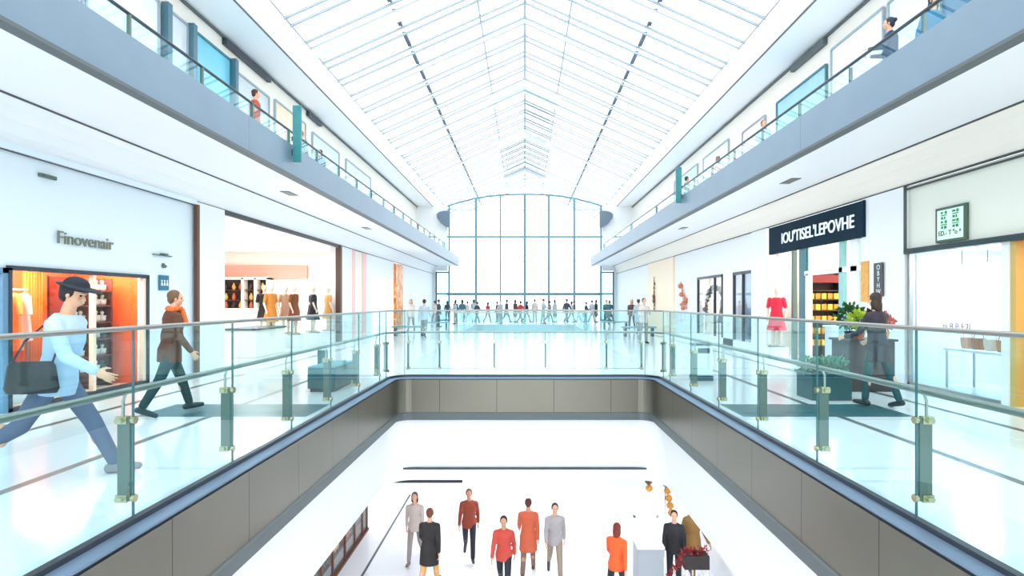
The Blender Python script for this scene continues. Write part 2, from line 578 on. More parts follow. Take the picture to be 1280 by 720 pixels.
# white masonry around the big arched window
AX = 6.45
def arch_z(x): return 10.6 - 1.0 * (abs(x) / AX) ** 2.4
pts = [(-AX + i * 2 * AX / 24, arch_z(-AX + i * 2 * AX / 24)) for i in range(25)]
for (xa, za), (xb, zb) in zip(pts, pts[1:]):
    pass
for sgn in (-1, 1):
    mb.quad((sgn * AX, YE, 4.2), (sgn * 9.2, YE, 4.2), (sgn * 9.2, YE, 9.75), (sgn * AX, YE, 9.6))
    mb.quad((sgn * 7.4, YE, 0), (sgn * 9.2, YE, 0), (sgn * 9.2, YE, 4.2), (sgn * 7.4, YE, 4.2))
struct('wall_end', mb, M_white)
mb = MB()
xm = [-6.2, -4.07, -2.03, 0.0, 2.03, 4.12, 6.32]
xm = [-6.3, -4.07, -2.03, 0.0, 2.0, 4.12, 6.35]
win = empty('window_1', 'tall arched end window of clear panes with slate mullions', 'window', (0, YE, 0)); win['kind'] = 'structure'
def wbuild(name, mb, m):
    mb.v = [(p[0], p[1] - YE, p[2]) for p in mb.v]
    return build(name, mb, m, win)
mb = MB()
for (xa, za), (xb, zb) in zip(pts, pts[1:]): mb.quad((xa, YE + .03, 0), (xb, YE + .03, 0), (xb, YE + .03, zb), (xa, YE + .03, za))
wbuild('window_pane', mb, M_clear)
for i, x in enumerate(xm):
    w = (0.14, 0.2, 0.13, 0.22, 0.18, 0.18, 0.14)[i]
    mb = MB(); mb.box(x - w / 2, x + w / 2, YE - 0.12, YE + 0.05, 0, arch_z(x) - 0.02)
    wbuild('mullion', mb, M_mull)
mb = MB(); mb.tube([(x, YE - 0.03, z) for x, z in pts], 0.07, 8); wbuild('arch_frame', mb, M_mull)
for z, h, mm in ((9.3, 0.04, M_rafter), (7.05, 0.14, M_mull), (5.0, 0.05, M_rafter), (2.28, 0.2, M_teal)):
    mb = MB(); mb.box(-AX, AX, YE - 0.1, YE + 0.02, z - h / 2, z + h / 2); wbuild('transom', mb, mm)
for sgn in (-1, 1):
    mb = MB(); nn = 10
    vs = [(sgn * 6.2, YE - .5, 7.75), (sgn * 6.2, YE - .5, 9.1)] + [(sgn * (6.2 + 1.15 * math.cos(a) ** .6), YE - .5, 7.75 + 1.35 * (1 - (1 - math.sin(a)) * 1)) for a in [PI / 2 * (1 - i / nn) * .98 for i in range(nn)]]
    prof = [(6.2, 7.72), (6.2, 9.15), (6.7, 9.15), (7.1, 9.05), (7.3, 8.85), (7.25, 8.55), (6.95, 8.15), (6.6, 7.88)]
    vs = [(sgn * a, YE - .5, b) for a, b in prof] + [(sgn * a, YE - .2, b) for a, b in prof]
    n = len(prof)
    mb.add(vs, [tuple(range(n)), tuple(range(2 * n - 1, n - 1, -1))] + [(i, (i + 1) % n, n + (i + 1) % n, n + i) for i in range(n)])
    tag(build('wall_speaker', mb, mat('slate grey housing', (104, 122, 138), 0.5)), 'dark slate rounded housing %s of the arched end window' % ('left' if sgn < 0 else 'right'), 'housing')
# side windows of the end wall
for sgn, nn in ((-1, 2), (1, 3)):
    w2 = empty('window_%d' % nn, 'small pale blue side window next to end window', 'window', (sgn * 6.85, YE, 0)); w2['kind'] = 'structure'
    mb = MB(); mb.box(-0.42, 0.42, -0.02, 0.02, 0, 4.1); build('window_pane', mb, glass('blue pane', (0.6, 0.82, 0.92), 0.8) if 'blue pane' not in MC else MC['blue pane'], w2)
    mb = MB()
    for xx in (-.52, .52): mb.box(xx - .06, xx + .06, -.1, .04, 0, 4.15)
    for zz in (4.1, 2.3, 0.1): mb.box(-.52, .52, -.1, .04, zz - .06, zz + .06)
    build('window_frame', mb, M_teal, w2)
mb = MB(); mb.quad((-80, YE, -0.02), (80, YE, -0.02), (80, 160, -0.02), (-80, 160, -0.02))
struct('ground_outside', mb, mat('pale paving outside', (205, 214, 220), 0.7, noise=0.05, nscale=0.5))

# =================================================================== SHOP FRONT WALLS (middle level)
def wall_seg(mb, s, y0, y1, z0, z1, x=SX, t=0.15, mi=0):
    mb.box(s * x, s * (x + t), y0, y1, z0, z1, mi)

ZT = 3.97
# ---- left side
mb = MB()
wall_seg(mb, -1, Y0, 8.5, 2.15, 3.9); wall_seg(mb, -1, Y0, 7.2, 0, 2.15)
wall_seg(mb, -1, 8.5, 11.55, 2.15, 3.9); wall_seg(mb, -1, 11.55, 13.25, 0, 3.9)
mb.box(-7.72, -7.6, Y0, 13.2, 3.9, 4.0)
struct('wall_left', mb, M_cool)
mb = MB(); wall_seg(mb, -1, 13.25, 14.45, 0, ZT, 7.62, 0.4)
struct('wall_left_pier', mb, M_white)
mb = MB(); mb.box(-7.66, -7.58, 13.17, 13.27, 0, 3.9); struct('trim_30', mb, mat('brown door frame', (96, 66, 50), 0.5))
mb = MB(); mb.box(-7.7, -7.6, 14.45, 23.3, 3.86, 3.97); struct('trim_31', mb, M_reveal)
mb = MB(); mb.box(-7.75, -7.55, 23.3, 23.52, 0.0, 3.97); struct('trim_32', mb, mat('dark brown post', (88, 62, 44), 0.5))
mb = MB()
wall_seg(mb, -1, 23.52, 25.2, 0, ZT, 7.65, 0.4)
wall_seg(mb, -1, 28.4, 33.2, 2.9, ZT, 7.65, 0.3); wall_seg(mb, -1, 35.3, YE, 0, ZT, 7.65, 0.4)
wall_seg(mb, -1, 27.6, 28.4, 0, ZT, 7.65, .3)
struct('wall_left_far', mb, M_white)
mb = MB()
for a, b in ((25.3, 25.7), (26.9, 27.4)): wall_seg(mb, -1, a, b, 0, ZT, 7.66, 0.1)
struct('wall_left_pink', mb, mat('pale pink panel', (248, 196, 190), 0.5))
mb = MB(); wall_seg(mb, -1, 25.7, 26.9, 0, ZT, 7.7, 0.1); wall_seg(mb, -1, 25.2, 25.3, 0, ZT, 7.7, 0.1); wall_seg(mb, -1, 27.4, 27.6, 0, ZT, 7.7, 0.1)
struct('wall_left_panel', mb, M_warm)

def mosaic():
    m = mat('orange mosaic cladding', (214, 120, 44), 0.35)
    t = m.node_tree; b = t.nodes['Principled BSDF']
    tx = t.nodes.new('ShaderNodeTexCoord'); v = t.nodes.new('ShaderNodeTexVoronoi'); v.inputs['Scale'].default_value = 4
    r = t.nodes.new('ShaderNodeValToRGB'); e = r.color_ramp.elements
    e[0].color = lin((120, 60, 24)); e[1].color = lin((246, 190, 96)); m2 = e.new(0.5); m2.color = lin((222, 122, 40))
    t.links.new(tx.outputs['Object'], v.inputs[0]); t.links.new(v.outputs['Color'], r.inputs[0]); t.links.new(r.outputs[0], b.inputs['Base Color'])
    return m
M_mosaic = mosaic()
mb = MB(); mb.box(-7.7, -7.54, 33.3, 35.2, 0.0, 3.9)
struct('column', mb, M_mosaic)
# shop 3 interior (left far)
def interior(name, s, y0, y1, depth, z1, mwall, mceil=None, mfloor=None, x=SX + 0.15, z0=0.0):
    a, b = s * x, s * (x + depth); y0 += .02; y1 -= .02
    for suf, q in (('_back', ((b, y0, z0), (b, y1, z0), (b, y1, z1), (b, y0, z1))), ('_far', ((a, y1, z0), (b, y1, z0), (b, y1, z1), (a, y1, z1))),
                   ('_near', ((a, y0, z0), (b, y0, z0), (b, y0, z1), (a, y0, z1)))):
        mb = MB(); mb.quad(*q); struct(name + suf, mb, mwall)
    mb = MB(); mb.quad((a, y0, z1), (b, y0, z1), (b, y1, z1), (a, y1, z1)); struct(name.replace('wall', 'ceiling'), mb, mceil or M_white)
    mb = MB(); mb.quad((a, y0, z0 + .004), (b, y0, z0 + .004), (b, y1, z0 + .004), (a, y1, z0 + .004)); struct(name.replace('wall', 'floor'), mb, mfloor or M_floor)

_lamp_n = [0]
def area(loc, sx_, sy_, power, col=(1, 1, 1), rot=(0, 0, 0)):
    l = bpy.data.lights.new('added_light', 'AREA'); l.shape = 'RECTANGLE'; l.size = sx_; l.size_y = sy_; l.energy = power; l.color = col
    o = bpy.data.objects.new('added_light', l); COL.objects.link(o); o.location = loc; o.rotation_euler = rot
    return o

def added_ceil_light(loc, lx, ly, power, where, col=(1, 1, 1), m=None):  # added glowing panel with area light, brightens shops and lower level
    e = empty('added_ceiling_light', where, 'added light', loc)
    mb = MB(); mb.box(-lx / 2, lx / 2, -ly / 2, ly / 2, -0.02, 0.0)
    build('diffuser', mb, m or M_panel, e)
    mb = MB()
    for a, b, c, d in ((-lx / 2 - .03, lx / 2 + .03, -ly / 2 - .03, -ly / 2), (-lx / 2 - .03, lx / 2 + .03, ly / 2, ly / 2 + .03), (-lx / 2 - .03, -lx / 2, -ly / 2, ly / 2), (lx / 2, lx / 2 + .03, -ly / 2, ly / 2)):
        mb.box(a, b, c, d, -.03, 0)
    build('frame', mb, M_white, e)
    l = area((0, 0, -0.04), lx, ly, power, col); l.parent = e
    return e

interior('wall_shop_a', -1, 14.45, 26.0, 6.5, 3.9, M_warm)
interior('wall_shop_b', -1, 28.4, 33.2, 4.0, 3.9, M_white)
for (x, yy) in ((-10.2, 17.0), (-10.6, 22.5)):  # panels added to brighten the open left shop
    added_ceil_light((x, yy, 3.9), 1.6, 1.6, 190, 'added square light panel in the %s half of the open left shop' % ('near' if yy < 20 else 'far'), (1, .96, .92))
added_ceil_light((-9.6, 30.8, 3.9), 1.4, 1.4, 110, 'added square light panel in the far left shop before the orange column')

# display window, left shop 1
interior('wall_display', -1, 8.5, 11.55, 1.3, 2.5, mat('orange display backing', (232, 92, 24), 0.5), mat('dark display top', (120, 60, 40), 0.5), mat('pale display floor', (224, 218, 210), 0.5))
dw = empty('window_4', 'shop display window with thin dark frame', 'window', (-SX, 10.0, 0)); dw['kind'] = 'structure'
mb = MB(); mb.box(-0.02, 0.0, -1.5, 1.55, 0.06, 2.15); build('window_pane', mb, M_clear, dw)
mb = MB()
mb.box(-.05, .05, -1.56, 1.6, 2.12, 2.19); mb.box(-.05, .05, -1.56, -1.5, 0, 2.15); mb.box(-.05, .05, 1.52, 1.6, 0, 2.15); mb.box(-.05, .05, -1.56, 1.6, 0, 0.06)
build('window_frame', mb, M_dark, dw)
mb = MB(); mb.box(-.04, .04, 0.1, 0.17, 0.06, 2.12); mb.box(-.04, .03, 1.44, 1.52, 0.06, 2.12); build('mullion', mb, mat('cream mullion', (238, 222, 204), 0.5), dw)
added_ceil_light((-8.3, 9.2, 2.5), 0.8, 1.0, 55, 'added warm light panel in the ceiling of the orange display window, near end', (1, .8, .6), M_addwarm)  # warm panels added to light the display window
added_ceil_light((-8.3, 10.7, 2.5), 0.8, 1.0, 55, 'added warm light panel in the ceiling of the orange display window, rack end', (1, .85, .7), M_addwarm)
# door at far left of the shop
dr = empty('door_1', 'blue framed shop door', 'door', (-SX, 7.85, 0)); dr['kind'] = 'structure'
mb = MB()
mb.box(-.04, .04, -.65, -.57, 0, 2.15); mb.box(-.04, .04, .5, .6, 0, 2.15); mb.box(-.04, .04, -.65, .6, 2.07, 2.15); build('door_frame', mb, mat('steel blue door frame', (96, 138, 168), 0.4), dr)
mb = MB(); mb.box(-.015, .015, -.57, .5, 0.02, 2.07); build('door_glass', mb, M_clear, dr)
mb = MB(); mb.tube([(.03, .4, .9), (.07, .4, .9), (.07, .4, 1.3), (.03, .4, 1.3)], .014, 8); build('door_handle', mb, M_steel, dr)
interior('wall_shop_c', -1, 3.5, 8.45, 3.0, 2.6, M_white)
added_ceil_light((-9.3, 6.8, 2.6), 1.0, 1.0, 70, 'added light panel inside the shop behind the blue framed door')  # added to brighten the room behind the door

# rack of ornaments in the display window
rk = empty('display_rack', 'dark brown rack of white ornaments in the orange display window', 'display rack', (-8.35, 10.72, 0))
M_rack = mat('dark red brown rack', (104, 30, 20), 0.5)
mb = MB(); mb.box(-.22, -.18, -.52, .52, 0, 2.12); build('back_board', mb, M_rack, rk)
for yy in (-.52, 0.5, -0.02):
    mb = MB(); mb.box(-.2, .2, yy, yy + .03, 0.0, 2.1); build('side_panel', mb, M_rack, rk)
RZS = [0.3, 0.62, 0.94, 1.26, 1.58, 1.86]
RNM = ['lowest', 'second lowest', 'third lowest', 'third highest', 'second highest', 'top']
for z in RZS:
    mb = MB(); mb.box(-.2, .22, -.5, .5, z - .025, z); build('shelf', mb, M_rack, rk)
M_orn = mat('white glazed ornament', (244, 238, 226), 0.3)
M_ornd = mat('dark grey ornament', (70, 74, 80), 0.3)
mb = MB(); mb.loft([((0, 0, 0), .05, .05), ((0, 0, .03), .075, .07), ((0, 0, .09), .07, .065), ((0, 0, .13), .028, .028), ((0, 0, .15), .02, .02)], 12)
mb.ball((0, 0, .18), .036, 10, 6); mb.ball((0.02, -.055, .1), .03, 8, 5); mb.ball((0.02, .055, .1), .03, 8, 5)
orn = None
for si, z in enumerate(RZS):
    for k, yy in enumerate((-.4, -.24, -.1, .12, .28, .42)):
        lb = '%s ornament %s on the %s shelf of the brown rack' % ('dark grey' if si in (0, 2) and k % 2 else 'white', ['at the left end', 'second from the left', 'third from the left', 'third from the right', 'second from the right', 'at the right end'][k], RNM[si])
        if orn is None:
            orn = build('ornament', mb, M_orn, smooth=True); o = orn
            orn2 = build('ornament', mb, M_ornd, smooth=True); COL.objects.unlink(orn2)
        else:
            src = orn2 if (si in (0, 2) and k % 2) else orn
            o = src.copy(); COL.objects.link(o)
        o.location = (-8.3 + .02 * (k % 2), 10.72 + yy, z + .001)
        s_ = 0.92 + 0.12 * random.random(); o.scale = (s_, s_, s_)
        tag(o, lb, 'ornament', 'ornaments on the brown rack')
orn2.name = 'ornament_spare'; bpy.data.objects.remove(orn2)

# clothes rail with hanging garments in the window's left half
cr = empty('clothes_rail', 'steel clothes rail at the left of the orange display window', 'clothes rail', (-8.5, 9.1, 0))
mb = MB(); mb.tube([(0, -.5, 0.03), (0, -.5, 1.85), (0, .62, 1.85), (0, .62, 0.03)], .016, 8); build('rail_frame', mb, M_steel, cr)
for ya in (-.53, .59):
    mb = MB(); mb.box(-.22, .22, ya, ya + .06, 0, .03); build('foot', mb, M_steel, cr)
def garment_mb(w, h, fl):
    m = MB(); n = 22
    rings = [(.0, .05, .05), (-.03, w * .55, .06), (-.10, w * .62, .075), (-.35 * h, w * .42, .07), (-.6 * h, w * .5, .08), (-h, w * (.6 + fl), .10)]
    vs = []
    for z, a, b in rings:
        for i in range(n):
            t = 2 * PI * i / n; wv = 1 + (.12 * math.cos(6 * t) if z < -.3 * h else 0)
            vs.append((b * wv * math.sin(t), a * wv * math.cos(t), z))
    fs = []
    for j in range(len(rings) - 1):
        o = j * n; fs += [(o + i, o + n + i, o + n + (i + 1) % n, o + (i + 1) % n) for i in range(n)]
    fs += [tuple(range(n))]
    m.add(vs, fs)
    for sg in (-1, 1): m.cone((0, sg * w * .5, -.06), (0, sg * w * .8, -.36), .055, .04, 8)
    return m
for k, (yy, c, nm, h) in enumerate(((8.68, (216, 70, 40), 'orange red', 1.0), (8.86, (190, 36, 34), 'deep red', 1.15), (9.06, (238, 110, 84), 'salmon', .9), (9.26, (214, 44, 40), 'bright red', 1.2), (9.46, (240, 140, 60), 'light orange', .95), (9.64, (236, 190, 180), 'pale pink', .8))):
    g = empty('dress', '%s dress hanging on the rail in the orange display window' % nm, 'dress', (-8.5, yy, 1.79), R(62), 'dresses on the display rail')
    build('garment', garment_mb(.3, h, .12), mat('cloth ' + nm, c, 0.8, noise=0.1, nscale=12), g, smooth=True)
    mb = MB(); mb.tube([(0, -.16, -.03), (0, 0, .02), (0, .16, -.03)], .006, 6); mb.tube([(0, 0, .02), (0, 0, .075), (0.02, 0, .085)], .004, 6); build('hanger', mb, M_steel, g)
# orange curtain between rail and rack
mb = MB(); n = 40
vs = []
for i in range(n + 1):
    yy = 9.75 + .38 * i / n; xx = -8.6 + .05 * math.sin(i * 1.1)
    vs += [(xx, yy, 0.05), (xx, yy, 2.4)]
mb.add(vs, [(2 * i, 2 * i + 2, 2 * i + 3, 2 * i + 1) for i in range(n)])
o = build('curtain', mb, mat('orange curtain', (250, 120, 20), 0.7), smooth=True); md = o.modifiers.new('s', 'SOLIDIFY'); md.thickness = .01
tag(o, 'bright orange pleated curtain behind the display window beside the rack', 'curtain')
# white lettered panel at the bottom of the window
pn = empty('display_board', 'white board with grey marks low in the display window', 'display board', (-7.85, 8.9, 0.04))
mb = MB(); mb.box(-.02, .02, -.36, .5, .02, .48); build('board', mb, M_white, pn)
text('marks', 'v . ~ w', .22, .004, M_ornd, pn, (.025, .08, .25), (R(90), 0, R(90)))

# shop name letters (left)
sg = empty('shop_sign', 'thin grey letters above the orange display window', 'shop sign', (-SX + 0.01, 9.95, 2.70))
text('lettering', 'Finovenair', .30, .012, mat('grey green letter', (120, 126, 112), 0.4), sg, (.03, 0, 0), (R(90), 0, R(90)), .0, 1.02)
# blue pictogram sign
sg = empty('restroom_sign', 'small square blue sign with white figures on the left shop wall', 'sign', (-SX + .01, 12.1, 2.05))
mb = MB(); mb.box(0, .025, -.16, .16, -.16, .16); build('plate', mb, mat('petrol blue plate', (32, 112, 142), 0.4), sg, bevel=.005)
mb = MB()
for yy in (-.09, 0, .09):
    mb.ball((.03, yy, .04), (.008, .022, .022), 10, 6); mb.add([(.032, yy - .035, -.06), (.032, yy + .035, -.06), (.032, yy + .02, .012), (.032, yy - .02, .012)], [(0, 1, 2, 3)])
build('pictogram', mb, M_white, sg)
mb = MB(); mb.box(0, .05, -.3, .3, .0, .018); mb.box(0, .09, -.05, .1, .018, .05)
tag(build('wall_bracket', mb, M_fin, loc=(-SX, 12.05, 2.62)), 'thin grey bracket on the wall above the blue sign', 'bracket')
mb = MB(); mb.ball((0.03, 0, 0), (.05, .06, .04), 12, 8); mb.cone((0, 0, .02), (.02, 0, .02), .05, .05)
tag(build('wall_sensor', mb, M_fin, smooth=True, loc=(-SX, 12.1, 2.4)), 'small grey round sensor on the wall between bracket and blue sign', 'sensor')

# ---- left shop 2 fittings
mb = MB(); mb.box(-14.0, -9.9, 25.83, 25.95, 2.7, 3.3)
tag(build('shop_fascia', mb, mat('salmon pink band', (240, 158, 140), 0.5)), 'salmon pink band high on the back wall of the open left shop', 'fascia board')
cab = empty('display_cabinet', 'dark lit display cabinet under the pink band in left shop', 'display cabinet', (-12.6, 25.6, 0))
mb = MB(); mb.box(-1.05, 1.05, .22, .26, 0, 2.7); build('back_panel', mb, mat('dark brown panel', (46, 24, 18), 0.5), cab)
mb = MB()
for xx in (-1.1, -.02, .55, 1.1): mb.box(xx - .05, xx + .05, -.2, .26, 0, 2.72)
mb.box(-1.15, 1.15, -.2, .26, 2.64, 2.74); mb.box(-1.15, 1.15, -.22, .26, 0, 1.35)
build('carcass', mb, M_warm, cab)
for z in (1.7, 2.15):
    mb = MB(); mb.box(-1.05, 1.05, -.1, .2, z, z + .03); build('shelf', mb, mat('walnut', (96, 54, 34), .5), cab)
vase_m = [mat('terracotta glaze', (190, 84, 44), 0.35), mat('black glaze', (40, 30, 28), 0.3), mat('ochre glaze', (220, 160, 70), 0.35)]
mb = MB(); mb.loft([((0, 0, 0), .05, .05), ((0, 0, .1), .09, .09), ((0, 0, .2), .06, .06), ((0, 0, .26), .03, .03), ((0, 0, .3), .045, .045)], 14)
vases = [build('vase', mb, m, smooth=True) for m in vase_m]
vi = 0
for z, rn in ((1.355, 'lower'), (1.73, 'middle'), (2.18, 'upper')):
    for j, xx in enumerate((-.85, -.5, -.2, .28, .8)):
        o = vases[vi] if vi < 3 else vases[vi % 3].copy()
        if vi >= 3: COL.objects.link(o)
        o.location = (-12.6 + xx, 25.62, z + .001)
        tag(o, '%s vase, %s from the left on the %s shelf of the dark cabinet' % (['terracotta', 'black', 'ochre'][vi % 3], ordinal(j), rn), 'vase', 'vases in the dark cabinet')
        vi += 1

def mannequin_meshes():
    b = MB()
    b.loft([((0, 0, .80), .12, .09), ((0, 0, .9), .165, .12), ((0, 0, 1.05), .14, .10), ((0, 0, 1.12), .12, .09), ((0, 0, 1.28), .16, .11), ((0, 0, 1.4), .17, .10), ((0, 0, 1.46), .1, .07), ((0, 0, 1.5), .05, .05)])
    b.limb([(0, 0, 1.47), (0, 0, 1.58)], [.05, .045]); b.ball((0, .01, 1.67), (.075, .095, .115), 16, 10)
    for s in (-1, 1):
        b.limb([(s * .09, 0, .88), (s * .095, .02, .48), (s * .1, 0, .1)], [.085, .055, .035]); b.limb([(s * .1, 0, .06), (s * .11, .12, .04)], [.04, .03])
        b.limb([(s * .19, 0, 1.41), (s * .25, -.03, 1.13), (s * .24, .06, .9)], [.05, .038, .026]); b.ball((s * .24, .09, .83), (.03, .03, .07))
    dress = MB(); dress.loft([((0, 0, .5), .28, .24), ((0, 0, .8), .21, .17), ((0, 0, 1.1), .15, .125), ((0, 0, 1.28), .185, .135), ((0, 0, 1.41), .19, .125), ((0, 0, 1.47), .1, .08)], 24)
    for s in (-1, 1): dress.limb([(s * .185, 0, 1.41), (s * .235, -.02, 1.2)], [.068, .055])
    base = MB(); base.loft([((0, 0, 0), .24, .24), ((0, 0, .035), .24, .24), ((0, 0, .05), .2, .2)], 24)
    return b, dress, base
_mq = mannequin_meshes()
M_mq = mat('pale mannequin plastic', (226, 206, 186), 0.35)
def mannequin(loc, rz, col, cname, label, group, plinth=.45):
    e = empty('mannequin', label, 'mannequin', (loc[0], loc[1], loc[2] + plinth), rz, group)
    build('figure', _mq[0], M_mq, e, smooth=True); build('dress', _mq[1], mat('cloth ' + cname, col, .8, noise=.15, nscale=10), e, smooth=True); build('base', _mq[2], M_steel, e)
    return e
def plinth(x, y, h, label, m=None, w=.55, z=0.004):
    mb = MB(); mb.box(-w / 2, w / 2, -w / 2, w / 2, 0, h)
    return tag(build('plinth', mb, m or M_white, bevel=.01, loc=(x, y, z)), label, 'plinth')
for k, (x, y, c, nm) in enumerate(((-9.25, 20.2, (36, 34, 36), 'black'), (-8.95, 21.3, (196, 150, 120), 'tan'), (-8.75, 19.6, (206, 130, 50), 'golden'), (-8.35, 20.6, (128, 70, 36), 'chestnut brown'), (-8.45, 22.6, (52, 52, 58), 'charcoal'), (-8.1, 21.8, (30, 34, 40), 'navy black'), (-8.02, 23.2, (200, 150, 90), 'sand'))):
    plinth(x, y, .45, 'white plinth under the mannequin in %s in the open left shop' % nm)
    mannequin((x, y, 0.004), R(-150 + 17 * k), c, nm, 'mannequin in a %s dress on a plinth in the open left shop' % nm, 'mannequins in the left shop')
ct = empty('shop_counter', 'pale shop counter with dark glossy top near the open left shop front', 'counter', (-8.3, 17.6, 0.004))
mb = MB(); mb.box(-.45, .45, -1.0, 1.0, 0, .8); build('body', mb, M_warm, ct, bevel=.01)
mb = MB(); mb.box(-.5, .5, -1.05, 1.05, .8, .86); build('counter_top', mb, M_ornd, ct, bevel=.01)
mb = MB(); mb.box(-10.9, -10.0, 16.2, 17.6, 3.55, 3.68); mb.loft([((-10.45, 16.9, 3.68), .2, .2), ((-10.45, 16.9, 3.9), .1, .1)])
tag(build('pendant_bar', mb, mat('grey ceiling bar', (150, 150, 156), .5)), 'grey lighting bar under the ceiling of the open left shop', 'ceiling fixture')

# =================================================================== RIGHT SIDE SHOPS
mb = MB()
wall_seg(mb, 1, Y0, 11.45, 2.66, 3.96)
wall_seg(mb, 1, Y0, 7.9, 0, 2.66)
struct('wall_right', mb, M_cream)
mb = MB(); wall_seg(mb, 1, 11.42, 12.85, 0, 3.96, 7.62, .4)
struct('wall_right_pier', mb, M_white)
mb = MB(); mb.box(7.60, 7.66, 11.405, 11.42, 2.66, 3.96); struct('trim_33', mb, M_under)
mb = MB()
wall_seg(mb, 1, 17.9, 19.1, 0, 3.96, 7.6, .4)
wall_seg(mb, 1, 19.1, 29.2, 2.72, 3.96, 7.7, .3)
wall_seg(mb, 1, 21.05, 22.1, 0, 2.72, 7.7, .3); wall_seg(mb, 1, 25.4, 29.2, 0, 2.72, 7.7, .3)
wall_seg(mb, 1, 19.1, 25.4, 0, .25, 7.7, .3)
wall_seg(mb, 1, 35.2, YE, 0, 3.96, 7.65, .4)
struct('wall_right_far', mb, M_white)
mb = MB(); wall_seg(mb, 1, 29.2, 35.2, 0, 3.96, 7.62, .4)
struct('wall_right_cream', mb, mat('peach cream panel', (252, 232, 206), .55))
mb = MB(); mb.box(7.6, 7.72, Y0, 11.42, 2.6, 2.7); struct('trim_34', mb, mat('dark teal track', (30, 56, 62), .4))
# near right shop: wide glass front with white interior
interior('wall_shop_d', 1, 9.02, 11.42, 3.4, 2.66, M_cool)
win5 = empty('window_5', 'wide frosted shop glass on the right', 'window', (SX, 10.2, 0)); win5['kind'] = 'structure'
mb = MB(); mb.box(0, .02, -1.05, 1.2, .05, 2.6); build('window_pane', mb, glass('shop glass', (.93, .965, .99), 1.0), win5)
mb = MB(); mb.box(-.04, .06, -1.2, -1.05, 0, 2.6); build('white_jamb', mb, M_white, win5)
mb = MB(); mb.box(-.03, .04, 1.14, 1.2, 0, 2.6); mb.box(-.03, .04, -1.05, 1.2, 0, .05); build('window_frame', mb, M_steel, win5)
text('lettering', 'ni 8 B E2L', .17, .003, mat('mauve letter', (120, 84, 104), .5), win5, (-.01, -.08, 1.2), (R(90), 0, R(-90)))
added_ceil_light((8.9, 10.2, 2.66), 1.6, 1.2, 40, 'added light panel in the near right shop behind wide glass')  # panel added for a bright interior, besides the pendants
for k, (yy) in enumerate((9.6, 10.2, 10.8)):
    e = empty('pendant_lamp', 'white bell pendant lamp, %s from the doorway in the near right shop' % ordinal(k), 'pendant lamp', (8.3, yy, 2.35), 0, 'pendants in the near right shop')
    mb = MB(); mb.loft([((0, 0, -.18), .13, .13), ((0, 0, -.08), .1, .1), ((0, 0, 0), .03, .03)], 20); build('lamp_shade', mb, M_lamp, e, smooth=True)
    mb = MB(); mb.cone((0, 0, 0), (0, 0, .31), .008, .008, 6); build('cord', mb, M_dark, e)
tb = empty('display_table', 'low white display table behind the near right shop glass', 'table', (8.35, 10.2, .004))
mb = MB(); mb.box(-.3, .3, -.75, .75, .72, .77); build('tabletop', mb, M_white, tb, bevel=.006)
for a in (-.26, .26):
    for b in (-.7, .7):
        mb = MB(); mb.cone((a, b, 0), (a, b, .72), .022, .022, 10); build('leg', mb, M_steel, tb)
def weave(nm, c): return mat(nm, c, .7, noise=.3, nscale=40)
for k, (yy, c, nm) in enumerate(((9.85, (196, 136, 100), 'tan'), (10.12, (236, 214, 196), 'cream'), (10.4, (178, 120, 92), 'brown'), (10.66, (212, 160, 130), 'rose brown'))):
    e = empty('basket', '%s woven basket on the white table behind the near right shop glass' % nm, 'basket', (8.3, yy, .776), 0, 'baskets on the white table')
    mb = MB(); mb.loft([((0, 0, 0), .09, .09), ((0, 0, .1), .11, .11), ((0, 0, .2), .115, .115), ((0, 0, .2), .1, .1), ((0, 0, .03), .08, .08)], 18); build('basket_body', mb, weave('weave ' + nm, c), e, smooth=True)
    mb = MB(); mb.tube([(0, -.11 * math.cos(a), .2 + .13 * math.sin(a)) for a in [PI * i / 10 for i in range(11)]], .008, 6); build('handle', mb, weave('weave ' + nm, c), e)
for k, (yy, zz) in enumerate(((9.75, 1.6), (10.6, 1.6))):
    mb = MB(); mb.box(-.15, .15, -.22, .22, 0, .03)
    e = empty('wall_shelf', 'thin dark %s shelf on the back wall of the near right shop' % ('right' if k == 0 else 'left'), 'shelf', (10.9, yy + 1.2 * (.4 if k else -.35), zz), 0, 'thin shelves in the near right shop')
    build('shelf_board', mb, M_dark, e)
    mb = MB(); mb.box(.1, .15, -.02, .02, -.12, 0); build('bracket', mb, M_dark, e)
# amber doorway
interior('wall_shop_e', 1, 6.5, 8.98, 2.6, 2.66, mat('amber wall', (214, 150, 62), .6), mat('amber ceiling', (235, 205, 150), .6), mat('amber floor', (206, 190, 160), .4))
mb = MB(); mb.box(SX - .02, SX + .2, 8.9, 9.02, 0, 2.62); struct('trim_35', mb, mat('yellow jamb', (206, 176, 104), .5))
added_ceil_light((8.9, 7.9, 2.66), .7, .7, 35, 'added warm light panel inside the amber doorway on the right', (1, .75, .45), M_addwarm)  # added warm fill for the amber doorway
